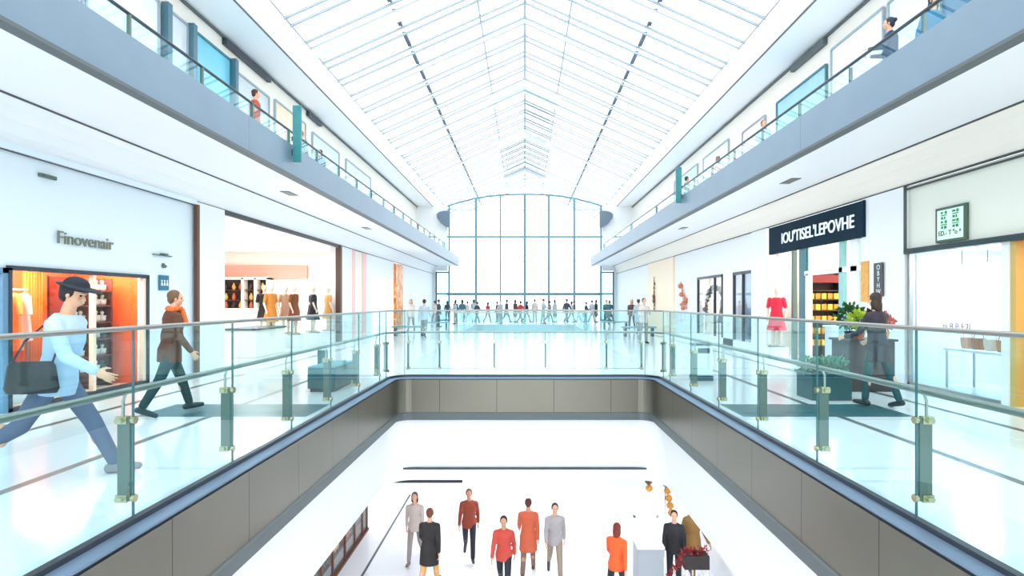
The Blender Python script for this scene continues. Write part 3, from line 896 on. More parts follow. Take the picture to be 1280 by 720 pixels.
# green info sign
sg = empty('information_sign', 'green framed square information sign on the cream right wall', 'sign', (SX - .01, 10.22, 3.05))
mb = MB(); mb.box(-.05, 0, -.37, .37, -.32, .32); build('sign_box', mb, mat('dark green frame', (70, 98, 80), .4), sg, bevel=.008)
mb = MB(); mb.box(-.058, -.05, -.31, .31, -.27, .27); build('face', mb, mat('pale mint face', (206, 238, 216), .5, emit=.25), sg)
M_grn = mat('green pictogram', (30, 146, 104), .5)
def picto(mb, yc, zc, s, k):
    mb.box(-.063, -.058, yc - s, yc + s, zc - s * .12, zc + s * .12)
    mb.box(-.063, -.058, yc - s, yc - s * .3, zc + s * .3, zc + s)
    mb.box(-.063, -.058, yc + s * (.0 if k % 2 else .3), yc + s, zc + s * .4, zc + s * .9)
    mb.box(-.063, -.058, yc - s * (.9 if k > 1 else .5), yc - s * .1, zc - s, zc - s * .3)
    mb.box(-.063, -.058, yc + s * .2, yc + s * .9, zc - s * .95, zc - s * .35)
for k, (yc, zc) in enumerate(((.14, .17), (-.14, .17), (.14, .0), (-.14, .0))):
    mb = MB(); picto(mb, yc, zc, .075, k); build('pictogram', mb, M_grn, sg)
text('lettering', 'ED.- T "o ^', .12, .002, mat('grey green ink', (60, 86, 70), .5), sg, (-.061, 0, -.16), (R(90), 0, R(-90)), .002)

# dark sign board with white letters
sb = empty('shop_sign', 'long dark teal sign board with white capital letters on the right', 'shop sign', (7.64, 15.17, 3.5))
mb = MB(); mb.box(-.08, .05, -2.46, 2.46, -.40, .42); build('board', mb, M_navy, sb, bevel=.01)
text('lettering', "IOU'TISEL'LEPOVHE", .43, .01, mat('white letter', (236, 244, 246), .4, emit=.2), sb, (-.1, -.3, -.02), (R(90), 0, R(-90)), .004, 1.0)
# right shop 2: frame, glass and interior
interior('wall_shop_f', 1, 12.85, 17.9, 4.0, 3.7, M_warm)
added_ceil_light((9.6, 14.2, 3.7), 1.4, 1.2, 80, 'added light panel in the shop under the dark sign, near end')  # two panels added to light the signed shop
added_ceil_light((9.6, 16.6, 3.7), 1.4, 1.2, 80, 'added light panel in the shop under the dark sign, far end')
sf = empty('window_6', 'teal framed shop front under the dark sign board', 'window', (SX, 15.37, 0)); sf['kind'] = 'structure'
def fr(y0, y1, z0, z1, m, nm='mullion', d=.06):
    mb = MB(); mb.box(-d, d, y0 - 15.37, y1 - 15.37, z0, z1); build(nm, mb, m, sf)
fr(15.55, 15.85, 0, 3.12, M_teal); fr(16.2, 16.3, 0, 3.12, M_fin); fr(13.7, 13.85, 0, 3.12, mat('pale teal post', (150, 200, 200), .3))
fr(13.1, 13.35, 0, 3.12, M_white); fr(12.85, 15.55, 2.36, 2.48, M_white, 'transom'); fr(17.1, 17.3, 0, 3.12, M_warm); fr(17.6, 17.9, 0, 3.12, M_warm)
fr(15.35, 15.5, 0, 2.4, M_white)
mb = MB(); mb.box(-.01, .01, -2.5, .18, 2.48, 3.12); mb.box(-.01, .01, -2.5, -1.7, .05, 2.36); build('window_pane', mb, MC['blue pane'] if False else glass('pale teal pane', (.85, .94, .92), .9), sf)
# yellow goods shelf
us = empty('shelf_unit', 'dark shelf unit stacked with yellow boxes in the shop under dark sign', 'shelf unit', (8.82, 16.9, .004), 0)
mb = MB(); mb.box(-.5, .5, .2, .24, 0, 2.5); build('back_board', mb, mat('dark wood', (70, 42, 30), .5), us)
for xx in (-.52, .48):
    mb = MB(); mb.box(xx, xx + .04, -.2, .24, 0, 2.5); build('side_panel', mb, M_dark, us)
mb = MB(); mb.box(-.5, .5, -.22, .2, 2.2, 2.42); build('header', mb, mat('dark red header', (130, 34, 30), .5), us)
SZ = [.35, .7, 1.05, 1.4, 1.72, 1.98]
for z in SZ:
    mb = MB(); mb.box(-.48, .48, -.2, .2, z - .03, z); build('shelf', mb, mat('dark wood', (70, 42, 30), .5), us)
mb = MB(); mb.box(-.07, .07, -.09, .09, 0, .17)
bx = [build('goods_box', mb, mat('yellow carton', (232, 196, 70), .5), bevel=.005), build('goods_box', mb, mat('amber carton', (208, 150, 50), .5), bevel=.005)]
q = 0
for si, z in enumerate(SZ[:5]):
    for j in range(5):
        o = bx[q] if q < 2 else bx[(si + j) % 2].copy()
        if q >= 2: COL.objects.link(o)
        tag(o, '%s box, %s from the left on the %s shelf under the red header' % ('yellow' if o.data == bx[0].data else 'amber', ordinal(j), ['lowest', 'second', 'third', 'fourth', 'fifth'][si]), 'box', 'boxes on the yellow goods shelf')
        o.location = (8.82 - .36 + .18 * j, 16.85, z + .005); q += 1
plinth(7.5, 16.95, .3, 'low white plinth under the red mannequin by the dark signed shop', w=.5, z=0)
mannequin((7.5, 16.95, 0), R(150), (226, 40, 66), 'crimson', 'mannequin in a crimson dress beside the shop with the dark sign', None, .3)
# white cash desk inside
mb = MB(); mb.box(-.5, .5, -.35, .35, 0, .95); mb.box(-.55, .55, -.4, .4, .95, 1.0)
tag(build('cash_desk', mb, M_cool, bevel=.01, loc=(8.7, 15.2, .004)), 'white cash desk in front of the yellow goods shelf', 'desk')
# poster with vertical letters on the pier, orange strip beside it
ps = empty('poster', 'narrow dark upright poster with white letters on the right pier', 'poster', (7.6, 12.2, 2.12))
mb = MB(); mb.box(-.03, 0, -.15, .15, -.36, .36); build('board', mb, M_ornd, ps, bevel=.004)
for i, ch in enumerate('OBYHW'): text('lettering', ch, .15, .002, M_white, ps, (-.033, -.02, .26 - .13 * i), (R(90), 0, R(-90)))
mb = MB(); mb.box(-.03, 0, -.13, .13, -.45, .45)
tag(build('poster', mb, mat('orange poster print', (236, 168, 84), .5, noise=.3, nscale=9), loc=(7.62, 12.72, 2.1)), 'narrow orange poster at the near edge of the signed shop', 'poster')

# far right shop windows
for n_, (a, b) in enumerate(((19.15, 21.0), (22.15, 25.35))):
    w_ = empty('window_%d' % (7 + n_), 'dark framed shop window in far right wall', 'window', (SX, (a + b) / 2, 0)); w_['kind'] = 'structure'
    h = (b - a) / 2
    mb = MB(); mb.box(.02, .04, -h, h, .25, 2.7); build('window_pane', mb, M_clear, w_)
    mb = MB(); mb.box(-.03, .06, -h, h, 2.62, 2.72); mb.box(-.03, .06, -h, -h + .08, .25, 2.7); mb.box(-.03, .06, h - .08, h, .25, 2.7); mb.box(-.03, .06, -h + .9, -h + .98, .25, 2.7)
    build('window_frame', mb, M_dark, w_)
    interior('wall_shop_%s' % 'gh'[n_], 1, a, b, 2.5, 2.9, mat('shade blue shop wall', (150, 170, 188), .6) if n_ == 0 else M_warm, x=SX + .3)
    added_ceil_light((9.2, (a + b) / 2, 2.9), .8, .8, 40, 'added light panel in the %s dark framed right shop window' % ('nearer' if n_ == 0 else 'farther'))  # added to light the window display
for k, (y, c, nm) in enumerate(((19.9, (230, 110, 70), 'coral'), (20.6, (60, 66, 84), 'slate'), (23.0, (206, 150, 110), 'apricot'), (24.4, (120, 60, 46), 'rust brown'))):
    mannequin((8.5, y, .26), R(90), c, nm, 'mannequin in a %s dress in a far right shop window' % nm, 'mannequins in the far right windows', 0)
struct('floor_window_display', MB().box(8.0, 9.0, 19.15, 25.35, .2, .26), M_white)
# garland arch in window 8
mb = MB()
for i in range(26):
    a = PI * i / 25
    mb.ball((7.95 + random.uniform(-.05, .05), 23.7 - 1.25 * math.cos(a) + random.uniform(-.06, .06), 1.15 + 1.1 * math.sin(a) ** .8 + random.uniform(-.05, .05)), random.uniform(.07, .13), 7, 5)
tag(build('garland', mb, mat('dark brown foliage', (70, 46, 36), .7, noise=.4, nscale=12)), 'dark brown arched garland in the farther dark framed window', 'garland')
# ornament on the cream wall
mb = MB()
for i in range(7): mb.ball((7.56, 33.3 + random.uniform(-.1, .1), 1.2 + i * .25), (.07, .2, .15) if i in (2, 3) else (.04, .08, .1), 8, 6)
mb.cone((7.56, 33.3, 1.1), (7.56, 33.3, 3.1), .02, .02)
tag(build('wall_ornament', mb, mat('russet ornament', (120, 60, 46), .5)), 'slim russet ornament hanging on the far cream wall', 'wall ornament')
mb = MB()
for i in range(9): mb.ball((7.6, 27.3 + random.uniform(-.5, .5), 1.3 + random.uniform(0, 1.3)), random.uniform(.08, .14), 7, 5)
mb.tube([(7.62, 26.8, 1.3), (7.62, 27.1, 1.9), (7.62, 27.5, 2.1), (7.62, 27.8, 2.6)], .03, 6)
tag(build('wall_wreath', mb, mat('copper blossom', (206, 130, 100), .6)), 'loose copper blossom spray on the white far right wall', 'wall decoration')

# downlights / vents in the soffits
for k, (s, y, x) in enumerate(((-1, 15.6, 6.46), (1, 14.0, 6.53), (1, 23, 6.4), (-1, 23, 6.4))):
    v = empty('ceiling_vent', 'grey slotted vent in the %s gallery soffit, %s' % ('left' if s < 0 else 'right', ['above the open shop', 'above the dark sign', 'far along', 'far along'][k]), 'vent', (s * x, y, US_ - .03), 0, 'soffit vents')
    mb = MB(); mb.box(-.12, .12, -.32, .32, -.012, 0); build('frame', mb, M_under, v)
    for i in range(5):
        mb = MB(); mb.box(-.1, .1, -.28 + i * .12, -.22 + i * .12, -.02, -.012); build('slat', mb, M_steel, v)

mb = MB(); mb.box(0, .05, -.16, .16, -.03, .03); mb.box(.05, .07, -.1, .1, -.015, .015)
tag(build('wall_light', mb, M_fin, bevel=.006, loc=(-SX, 9.15, 3.66)), 'small grey light fitting high on the left shop wall above the letters', 'wall light')

# =================================================================== GLASS BALUSTRADES (middle level)
GX = 2.96
def fin_meshes():
    fin = MB(); fin.box(.0, .095, -.016, .016, .15, .77)
    cl = MB()
    for z in (.19, .75):
        pass
    return fin
def clamp_mb():
    m = MB()
    m.cone((-.035, 0, 0), (-.012, 0, 0), .03, .03, 16); m.cone((-.012, 0, 0), (.03, 0, 0), .016, .016, 12)
    m.box(.02, .105, -.026, .026, -.028, .028)
    m.cone((.06, -.05, 0), (.06, .05, 0), .02, .02, 12)
    m.cone((.085, -.045, 0), (.085, .045, 0), .014, .014, 12)
    return m
me_fin = fin_meshes(); me_clamp = clamp_mb()
_p0 = {}
def post(parent, loc, rz):
    if 'fin' not in _p0:
        f = build('post', me_fin, M_fin, parent, bevel=.003)
        for z in (.165, .755):
            c = build('clamp', me_clamp, M_brass, f, smooth=True); c.location = (0, 0, z)
        s = MB(); s.tube([(.06, 0, .77), (.06, 0, .9), (.04, 0, .955)], .011, 8); build('rail_bracket', s, M_steel, f)
        _p0['fin'] = f
    else:
        f = dup(_p0['fin'], parent)
    f.location = loc; f.rotation_euler = (0, 0, rz)
    return f
def panel(parent, a, b, z0=.02, z1=1.44, t=.014, gap=.006, m=None, me_=None, name='glass_panel'):
    a = Vector(a); b = Vector(b); d = (b - a).normalized(); a = a + d * gap; b = b - d * gap
    n = Vector((-d.y, d.x)) * t / 2
    c = [a - n, b - n, b + n, a + n]
    vs = [(p.x, p.y, z0) for p in c] + [(p.x, p.y, z1) for p in c]
    mb = MB(); mb.add(vs, [(0, 1, 5, 4), (2, 3, 7, 6)], 0); mb.add(vs, [(0, 3, 2, 1), (4, 5, 6, 7), (1, 2, 6, 5), (3, 0, 4, 7)], 1)
    return build(name, mb, [m or M_glass, me_ or M_edge], parent)

YJ = [4.30 + 1.46 * k for k in range(-3, 6)]
YJ[0] = .34
HX = 3.02
for s, side in ((-1, 'left'), (1, 'right')):
    rl = empty('glass_railing', 'glass balustrade with grey green posts along the %s edge of the void' % side, 'railing', (0, 0, 0))
    js = YJ + [12.15]
    for a, b in zip(js, js[1:]): panel(rl, (s * GX, a), (s * GX, b))
    panel(rl, (s * GX, 12.15), (s * 2.66, 12.62))
    for yj in YJ[1:]: post(rl, (s * (GX + .016), yj, 0), 0 if s > 0 else PI)
    post(rl, (s * (GX - .01), 12.2, 0), R(30) if s > 0 else R(150))
    mb = MB(); mb.tube([(s * HX, .34, .97), (s * HX, 11.95, .97), (s * 3.0, 12.2, .97), (s * 2.85, 12.5, .97), (s * 2.66, 12.66, .97)], .026, 12); build('handrail', mb, M_railmetal, rl, smooth=True)
    mb = MB(); mb.tube([(s * GX, .34, 1.45), (s * GX, 12.15, 1.45), (s * 2.66, 12.62, 1.45)], .019, 10); build('top_rail', mb, M_railmetal, rl, smooth=True)
rl = empty('glass_railing', 'glass balustrade across the far end of the void, facing the camera', 'railing', (0, 0, 0))
XJ = [-2.66, -1.9, -.68, .46, 1.82, 2.66]
for a, b in zip(XJ, XJ[1:]): panel(rl, (a, 12.63), (b, 12.63))
for x in XJ[1:-1]: post(rl, (x, 12.645, 0), PI / 2)
for x in (-2.6, 2.6): post(rl, (x, 12.645, 0), PI / 2)
mb = MB(); mb.tube([(-2.66, 12.68, .97), (2.66, 12.68, .97)], .024, 12); build('handrail', mb, M_railmetal, rl, smooth=True)
mb = MB(); mb.tube([(-2.66, 12.63, 1.45), (2.66, 12.63, 1.45)], .016, 10); build('top_rail', mb, M_railmetal, rl, smooth=True)
mb = MB(); mb.tube([(-2.6, 12.66, .165), (2.6, 12.66, .165)], .007, 6); build('base_rail', mb, M_steel, rl)
# railing round the second void
rl = empty('glass_railing', 'distant glass balustrade around the second void before the end window', 'railing', (0, 0, 0))
for a, b in zip([-3.5 + i * 1.4 for i in range(5)], [-3.5 + i * 1.4 for i in range(1, 6)]): panel(rl, (a, V2A - .05), (b, V2A - .05), z1=1.05, m=M_upglass); panel(rl, (a, V2B + .05), (b, V2B + .05), z1=1.05, m=M_upglass)
for s in (-1, 1):
    for i in range(5): panel(rl, (s * (V2X + .05), V2A + i * 2.2), (s * (V2X + .05), V2A + i * 2.2 + 2.2), z1=1.05, m=M_upglass)
mb = MB(); mb.tube([(-V2X - .05, V2A - .05, 1.07), (V2X + .05, V2A - .05, 1.07), (V2X + .05, V2B + .05, 1.07), (-V2X - .05, V2B + .05, 1.07), (-V2X - .05, V2A - .05, 1.07)], .03, 8); build('handrail', mb, M_railmetal, rl)

# =================================================================== UPPER BALUSTRADES
for s, side in ((-1, 'left'), (1, 'right')):
    rl = empty('glass_railing', 'pale blue glass balustrade with dark handrail on the upper %s gallery' % side, 'railing', (0, 0, 0))
    yy = 3.0
    while yy < 46:
        panel(rl, (s * UG, yy), (s * UG, yy + 2.1), UF + .01, UF + .99, m=M_upglass)
        mb = MB(); mb.box(s * UG + .02, s * UG + .06, yy - .02, yy + .02, UF, UF + .98); build('post', mb, M_fin, rl)
        yy += 2.1
    mb = MB(); mb.tube([(s * UG, 3, UF + 1.015), (s * UG, 46, UF + 1.015)], .033, 10); build('handrail', mb, M_darkrail, rl, smooth=True)

# upper shop fronts (windows and doors in the gallery wall)
UWX = 9.0
up = [(-1, 10.2, 11.5, 3.6, 'pale pink', (246, 200, 204)), (-1, 11.6, 13.9, 3.6, 'silver white', (232, 240, 240)), (-1, 14.35, 15.1, 3.6, 'pale lilac grey', (214, 222, 226)), (-1, 15.3, 17.3, 3.6, 'bright aqua', (120, 200, 222)),
      (-1, 17.5, 19.9, 3.4, 'cool grey', (206, 214, 214)), (-1, 20.4, 23.2, 3.5, 'cream', (252, 226, 196)), (-1, 24.0, 27.4, 3.4, 'mist', (222, 236, 238)), (-1, 28.5, 33.0, 3.4, 'ice', (226, 238, 242)),
      (1, 10.2, 12.2, 3.5, 'deep blue', (24, 96, 136)), (1, 12.4, 14.0, 3.6, 'white mint', (232, 246, 242)), (1, 14.2, 16.6, 3.6, 'milk', (240, 246, 244)), (1, 16.9, 20.2, 3.3, 'light blue', (160, 206, 226)),
      (1, 21.2, 23.4, 3.2, 'rose', (252, 220, 214)), (1, 25.0, 28.5, 3.4, 'pearl', (236, 242, 242)), (1, 29.5, 34, 3.4, 'glacier', (214, 234, 240))]
for k, (s, a, b, h, nm, c) in enumerate(up):
    e = empty('window_%d' % (10 + k), '%s upper shop window' % nm, 'window', (s * UWX, (a + b) / 2, UF + .02)); e['kind'] = 'structure'
    w = (b - a) / 2
    mb = MB(); mb.box(-.02 * s, -.04 * s, -w, w, .1, h); build('window_pane', mb, mat('upper window ' + nm, c, .15, noise=.12, nscale=1.5), e)
    mb = MB()
    for yv in (-w, w): mb.box(-.08 * s, 0, yv - .03, yv + .03, 0, h)
    mb.box(-.08 * s, 0, -w, w, h - .02, h + .04); mb.box(-.08 * s, 0, -w, w, 0, .1)
    build('window_frame', mb, (M_teal if k in (3, 8, 11) else M_rafter), e)
# dark slots along the top of the left shops and slim columns
for s, a, b in ((-1, 16.9, 19.9), (-1, 23.4, 24.9), (1, 16.9, 19.0)):
    mb = MB(); mb.box(s * 8.86, s * 9.0, a, b, 9.3, 9.5)
    tag(build('blind_cassette', mb, M_dark if s < 0 else M_under, bevel=.01), 'dark blind box above the upper %s shops, %s one' % ('left' if s < 0 else 'right', 'nearer' if a < 20 and s < 0 else ('farther' if s < 0 else 'single')), 'blind box')
for k, (s, y) in enumerate(((-1, 14.12), (-1, 15.2), (-1, 17.4))):
    mb = MB(); mb.box(-.09, .09, -.09, .09, 0, 3.7)
    tag(build('display_pylon', mb, mat('slate teal pylon', (78, 116, 130), .4), bevel=.01, loc=(-8.88, y, UF)), 'slim slate teal pylon on the upper left gallery, %s from the camera' % ordinal(k), 'pylon', 'pylons on the upper left gallery')
# projecting blade signs on the fascias
for s, y, z0, z1 in ((-1, 13.45, 4.95, 6.28), (1, 19.9, 5.1, 6.35)):
    e = empty('blade_sign', 'teal projecting blade sign fixed to the upper %s fascia' % ('left' if s < 0 else 'right'), 'sign', (s * (UX - .12), y, z0))
    mb = MB(); mb.box(-.1, .1, -.03, .03, 0, z1 - z0); build('board', mb, mat('teal sign face', (52, 130, 134), .4, noise=.3, nscale=7), e, bevel=.005)
    mb = MB(); mb.box(s * .1, s * .13, -.02, .02, .15, .3); mb.box(s * .1, s * .13, -.02, .02, .5, .6); build('bracket', mb, M_dark, e)

# =================================================================== FURNITURE ON THE WALKWAYS
def leaf_ball(mb, c, r, n, size, rnd):
    for _ in range(n):
        d = Vector((rnd.gauss(0, 1), rnd.gauss(0, 1), rnd.gauss(0, 1) + .25)).normalized()
        p = Vector(c) + d * r * rnd.uniform(.35, 1)
        t = d.cross(Vector((rnd.random(), rnd.random(), rnd.random()))).normalized(); u = (d * .8 + Vector((0, 0, rnd.uniform(-.4, .5)))).normalized()
        L = size * rnd.uniform(.7, 1.3); w = L * .28
        mb.add([p, p + u * L * .5 + t * w, p + u * L, p + u * L * .5 - t * w], [(0, 1, 2, 3)])
rnd = random.Random(3)
M_leaf = mat('deep green leaf', (44, 96, 48), .5, noise=.4, nscale=14)
M_leafy = mat('lime green leaf', (170, 196, 60), .5, noise=.25, nscale=14)
M_leafg = mat('grey green leaf', (96, 160, 130), .5, noise=.3, nscale=14)
M_pk = mat('dusty rose petals', (196, 110, 96), .6, noise=.3, nscale=14)
M_tealbox = mat('teal stained panel', (28, 84, 90), .4)
M_soil = mat('dark soil', (48, 38, 32), .9)
pb = empty('planter_box', 'teal planter trough with low grey green foliage by the right walkway', 'planter', (5.12, 9.75, 0))
mb = MB(); mb.box(-.33, .33, -.28, .28, 0, .42); mb.box(-.36, .36, -.31, .31, .42, .46); build('trough', mb, M_tealbox, pb, bevel=.01)
mb = MB(); mb.box(-.31, .31, -.26, .26, .46, .475); build('soil', mb, M_soil, pb)
mb = MB()
for i in range(5): leaf_ball(mb, (-.25 + .125 * i, 0, .54), .15, 110, .07, rnd)
build('foliage', mb, M_leafg, pb)
# flower stand with plants, behind the dark dressed shopper
fs = empty('flower_stand', 'dark wooden flower stand with tiers at the right pier', 'flower stand', (6.35, 10.7, 0))
M_wd = mat('dark slatted wood', (62, 56, 60), .5, noise=.15, nscale=6)
mb = MB(); mb.box(-.42, .42, -.3, .3, 0, .92); build('cabinet', mb, M_wd, fs, bevel=.01)
mb = MB(); mb.box(-.46, .46, -.34, .34, .92, .96); build('stand_top', mb, M_wd, fs, bevel=.01)
for k, (x, y, r, m, nm, n) in enumerate(((6.16, 10.48, .17, M_leafy, 'lime yellow', 260), (6.2, 10.86, .24, M_leaf, 'deep green', 420), (6.6, 10.46, .14, M_pk, 'dusty rose flowering', 240), (6.66, 10.88, .2, mat('dark red leaf', (92, 46, 44), .5), 'dark red leaved', 160))):
    e = empty('potted_plant', '%s potted plant on the dark flower stand' % nm, 'potted plant', (x, y, .961), 0, 'plants on the flower stand')
    mb = MB(); mb.loft([((0, 0, 0), .07, .07), ((0, 0, .13), .1, .1), ((0, 0, .13), .08, .08), ((0, 0, .11), .08, .08)], 16); build('pot', mb, vase_m[k % 3], e, smooth=True)
    mb = MB(); leaf_ball(mb, (0, 0, .2 + r * .8), r, n, .08, rnd); mb.cone((0, 0, .1), (0, 0, .2 + r * .6), .012, .01, 6); build('foliage', mb, m, e)
# litter bin right
lb = empty('litter_bin', 'pale litter bin with dark teal foot at the far right corner of the void', 'litter bin', (3.72, 12.0, 0))
mb = MB(); mb.box(-.19, .19, -.17, .17, .1, .74); build('bin_body', mb, M_cool, lb, bevel=.03)
mb = MB(); mb.box(-.2, .2, -.18, .18, 0, .1); build('foot', mb, M_tealbox, lb)
mb = MB(); mb.box(-.2, .2, -.18, .18, .74, .77); mb.box(-.12, .12, -.185, -.17, .58, .68); build('lid', mb, M_dark, lb)
# teal bench left
bn = empty('bench', 'dark teal block bench by the far left corner of the void', 'bench', (-3.72, 10.95, 0))
mb = MB(); mb.box(-.24, .26, -.6, .6, .06, .42); build('seat_block', mb, M_tealbox, bn, bevel=.02)
mb = MB(); mb.box(-.2, .22, -.56, .56, 0, .06); build('plinth_foot', mb, M_dark, bn)
mb = MB(); mb.box(-.24, .26, -.6, .6, .42, .46); build('cushion', mb, mat('pale teal cushion', (70, 130, 136), .7), bn, bevel=.02)
st = empty('info_stand', 'slim dark teal information stand left of the teal bench', 'stand', (-4.3, 12.1, 0))
mb = MB(); mb.box(-.1, .1, -.04, .04, .03, .62); build('board', mb, M_tealbox, st, bevel=.008)
mb = MB(); mb.box(-.14, .14, -.16, .16, 0, .03); build('foot', mb, M_dark, st)
# distant seats and tables near the end hall
M_far = mat('grey teal bench', (120, 150, 158), .5)
k = 0
for x, y in ((-5.6, 27.5), (5.4, 27.0), (-5.2, 33), (5.4, 34)):
    b_ = empty('bench', 'distant grey teal bench, %s from the camera on the %s walkway' % (['first', 'first', 'second', 'second'][k], 'left' if x < 0 else 'right'), 'bench', (x, y, 0), 0, 'distant benches')
    mb = MB(); mb.box(-.8, .8, -.25, .25, .4, .47); build('seat', mb, M_far, b_)
    for sx_ in (-.65, .65):
        mb = MB(); mb.box(sx_ - .04, sx_ + .04, -.2, .2, 0, .4); build('leg', mb, M_dark, b_)
    k += 1

# =================================================================== LOWER LEVEL DETAILS
mb = MB(); mb.box(-3.25, -1.42, 12.9, 13.0, -2.46, -2.352)
tag(build('sign_bar', mb, mat('black sign bar', (16, 24, 32), .4)), 'long black sign bar under the lower ceiling edge, left half', 'sign bar')
# lower left shop window: frames and lit brown shelving
lw = empty('window_30', 'lower shop window with brown frames', 'window', (-LX, 14.4, LF)); lw['kind'] = 'structure'
mb = MB(); mb.box(-.02, 0, -2.8, 1.7, .05, 2.4); build('window_pane', mb, M_clear, lw)
mb = MB()
for yy in (-2.78, -1.95, -1.2, -.3, .5, 1.2, 1.66): mb.box(-.03, .01, yy - .04, yy + .04, 0, 2.45)
mb.box(-.1, .04, -2.8, 1.7, 0, .06)
build('window_frame', mb, mat('reddish walnut', (96, 44, 20), .5, noise=.3, nscale=8), lw)
for j, (y, h) in enumerate(((12.1, 1.5), (12.92, 1.3), (13.75, 1.6), (14.6, 1.4), (15.5, 1.6))):
    e = empty('display_shelf', 'brown display shelf in the lower left shop window, %s from the camera' % ordinal(j), 'display shelf', (-4.72, y, LF + .005), 0, 'shelves in the lower shop window')
    mb = MB(); mb.box(-.08, -.04, -.38, .38, 0, h + .6); build('back_board', mb, mat('reddish walnut', (96, 44, 20), .5, noise=.3, nscale=8), e)
    for q in range(4):
        mb = MB(); mb.box(-.04, .2, -.34, .34, h * (q + 1) / 4 - .03, h * (q + 1) / 4); build('shelf', mb, mat('reddish walnut', (112, 54, 26), .5), e)
    for q in range(3):
        for w_ in (-.16, 0, .16):
            o = vases[(q + j) % 3].copy(); COL.objects.link(o); o.scale = (.8, .8, .8)
            o.location = (-4.61, y + w_, LF + .006 + h * (q + 1) / 4)
            tag(o, '%s vase %s on the %s tier of the %s lower display shelf' % (['terracotta', 'black', 'ochre'][(q + j) % 3], {-.16: 'nearest', 0: 'midmost', .16: 'farthest'}[w_], ['low', 'middle', 'high'][q], ordinal(j)), 'vase', 'vases in the lower shop window')
area((-5.3, 14.4, LC - .1), 1.0, 4.5, 22, (1, .8, .55))  # added warm area light for the lower shop, without a fitting
for k, (x, y) in enumerate(((0, 15), (0, 20), (-2.6, 17.5), (2.6, 17.5), (0, 26))):  # panels added to light the lower level under the bridge
    added_ceil_light((x, y, LC), 1.5, 1.2, 32, 'added lower level light panel, %s under the bridge' % ordinal(k))
for s in (-1, 1):  # slim panels added to light the sides of the lower level
    for k, y in enumerate((3, 7, 11)):
        added_ceil_light((s * 3.8, y, LC), .5, 1.6, 15, 'added slim lower light panel on the %s, %s from the camera' % ('left' if s < 0 else 'right', ordinal(k)))
# kiosk, planter, lantern strings on the right
kk = empty('kiosk_cabinet', 'white kiosk cabinet on the lower floor, right of the orange clad shopper', 'cabinet', (2.75, 12.7, LF))
mb = MB(); mb.box(-.28, .28, -.3, .3, .08, 1.05); build('body', mb, mat('pale grey cabinet', (160, 168, 174), .5), kk, bevel=.01)
mb = MB(); mb.box(-.25, .25, -.27, .27, 0, .08); build('plinth_foot', mb, M_under, kk)
mb = MB(); mb.box(-.3, .3, -.32, .32, 1.05, 1.1); build('cabinet_top', mb, M_white, kk)
mb = MB(); mb.box(-.28, -.24, .2, .3, 1.1, 1.6); mb.box(.24, .28, .2, .3, 1.1, 1.6); mb.box(-.28, .28, .2, .3, 1.55, 1.62); build('sign_frame', mb, M_white, kk)
pl = empty('planter_stand', 'black planter trough with red flowers on pale legs, lower floor', 'planter', (3.6, 12.0, LF))
mb = MB(); mb.box(-.27, .25, -.16, .16, .86, 1.14); build('trough', mb, mat('black trough', (34, 26, 26), .5), pl, bevel=.008)
for x in (-.22, -.02, .2):
    for y in (-.13, .13):
        mb = MB(); mb.box(x - .015, x + .015, y - .015, y + .015, 0, .86); build('leg', mb, M_warm, pl)
mb = MB()
for i in range(4): leaf_ball(mb, (-.2 + .13 * i, 0, 1.17), .1, 40, .07, rnd)
build('foliage', mb, mat('deep red blossom', (150, 34, 36), .6, noise=.4, nscale=20), pl)
mb = MB()
for i in range(6): leaf_ball(mb, (-.3 - .06 * i, -.1, 1.12 - .1 * i), .07, 24, .07, rnd)
build('trailing_blossom', mb, MC['deep red blossom'], pl)
M_gold = mat('gold lantern', (226, 160, 66), .4, noise=.3, nscale=9)
for k, (x, y, zt, n) in enumerate(((2.95, 13.6, LC, 3), (3.3, 13.4, LC, 6))):
    e = empty('hanging_lantern', 'string of %s lanterns hanging from the lower ceiling on the right, %s' % (('three', 'shorter one') if k == 0 else ('six', 'longer one')), 'lantern', (x, y, zt), 0, 'lantern strings')
    mb = MB(); mb.cone((0, 0, 0), (0, 0, -.17 * n), .008, .008, 6); mb.box(-.16, .12, -.03, .03, -.03, 0); build('cord', mb, vase_m[1], e)
    for i in range(n):
        mb = MB(); zc = -.12 - .17 * i; xo = (.03 * i if k else .01 * i)
        mb.loft([((xo, 0, zc - .075), .04, .04), ((xo, 0, zc - .03), .085, .085), ((xo, 0, zc + .03), .085, .085), ((xo, 0, zc + .075), .04, .04)], 14)
        build('lantern', mb, mat('dark bronze lantern', (110, 80, 46), .4) if i < 2 else M_gold, e, smooth=True)

# =================================================================== PEOPLE
def remeshed(name, mb, voxel, smooth_it=2):
    me = mb.mesh(name, [])
    o = bpy.data.objects.new('tmp', me); COL.objects.link(o)
    md = o.modifiers.new('r', 'REMESH'); md.mode = 'VOXEL'; md.voxel_size = voxel; md.use_smooth_shade = True
    if smooth_it:
        sm = o.modifiers.new('s', 'SMOOTH'); sm.factor = .5; sm.iterations = smooth_it
    dg = bpy.context.evaluated_depsgraph_get()
    out = bpy.data.meshes.new_from_object(o.evaluated_get(dg)); out.name = name
    bpy.data.objects.remove(o)
    out.polygons.foreach_set('use_smooth', [True] * len(out.polygons))
    out.materials.clear(); out.materials.append(None)
    return out


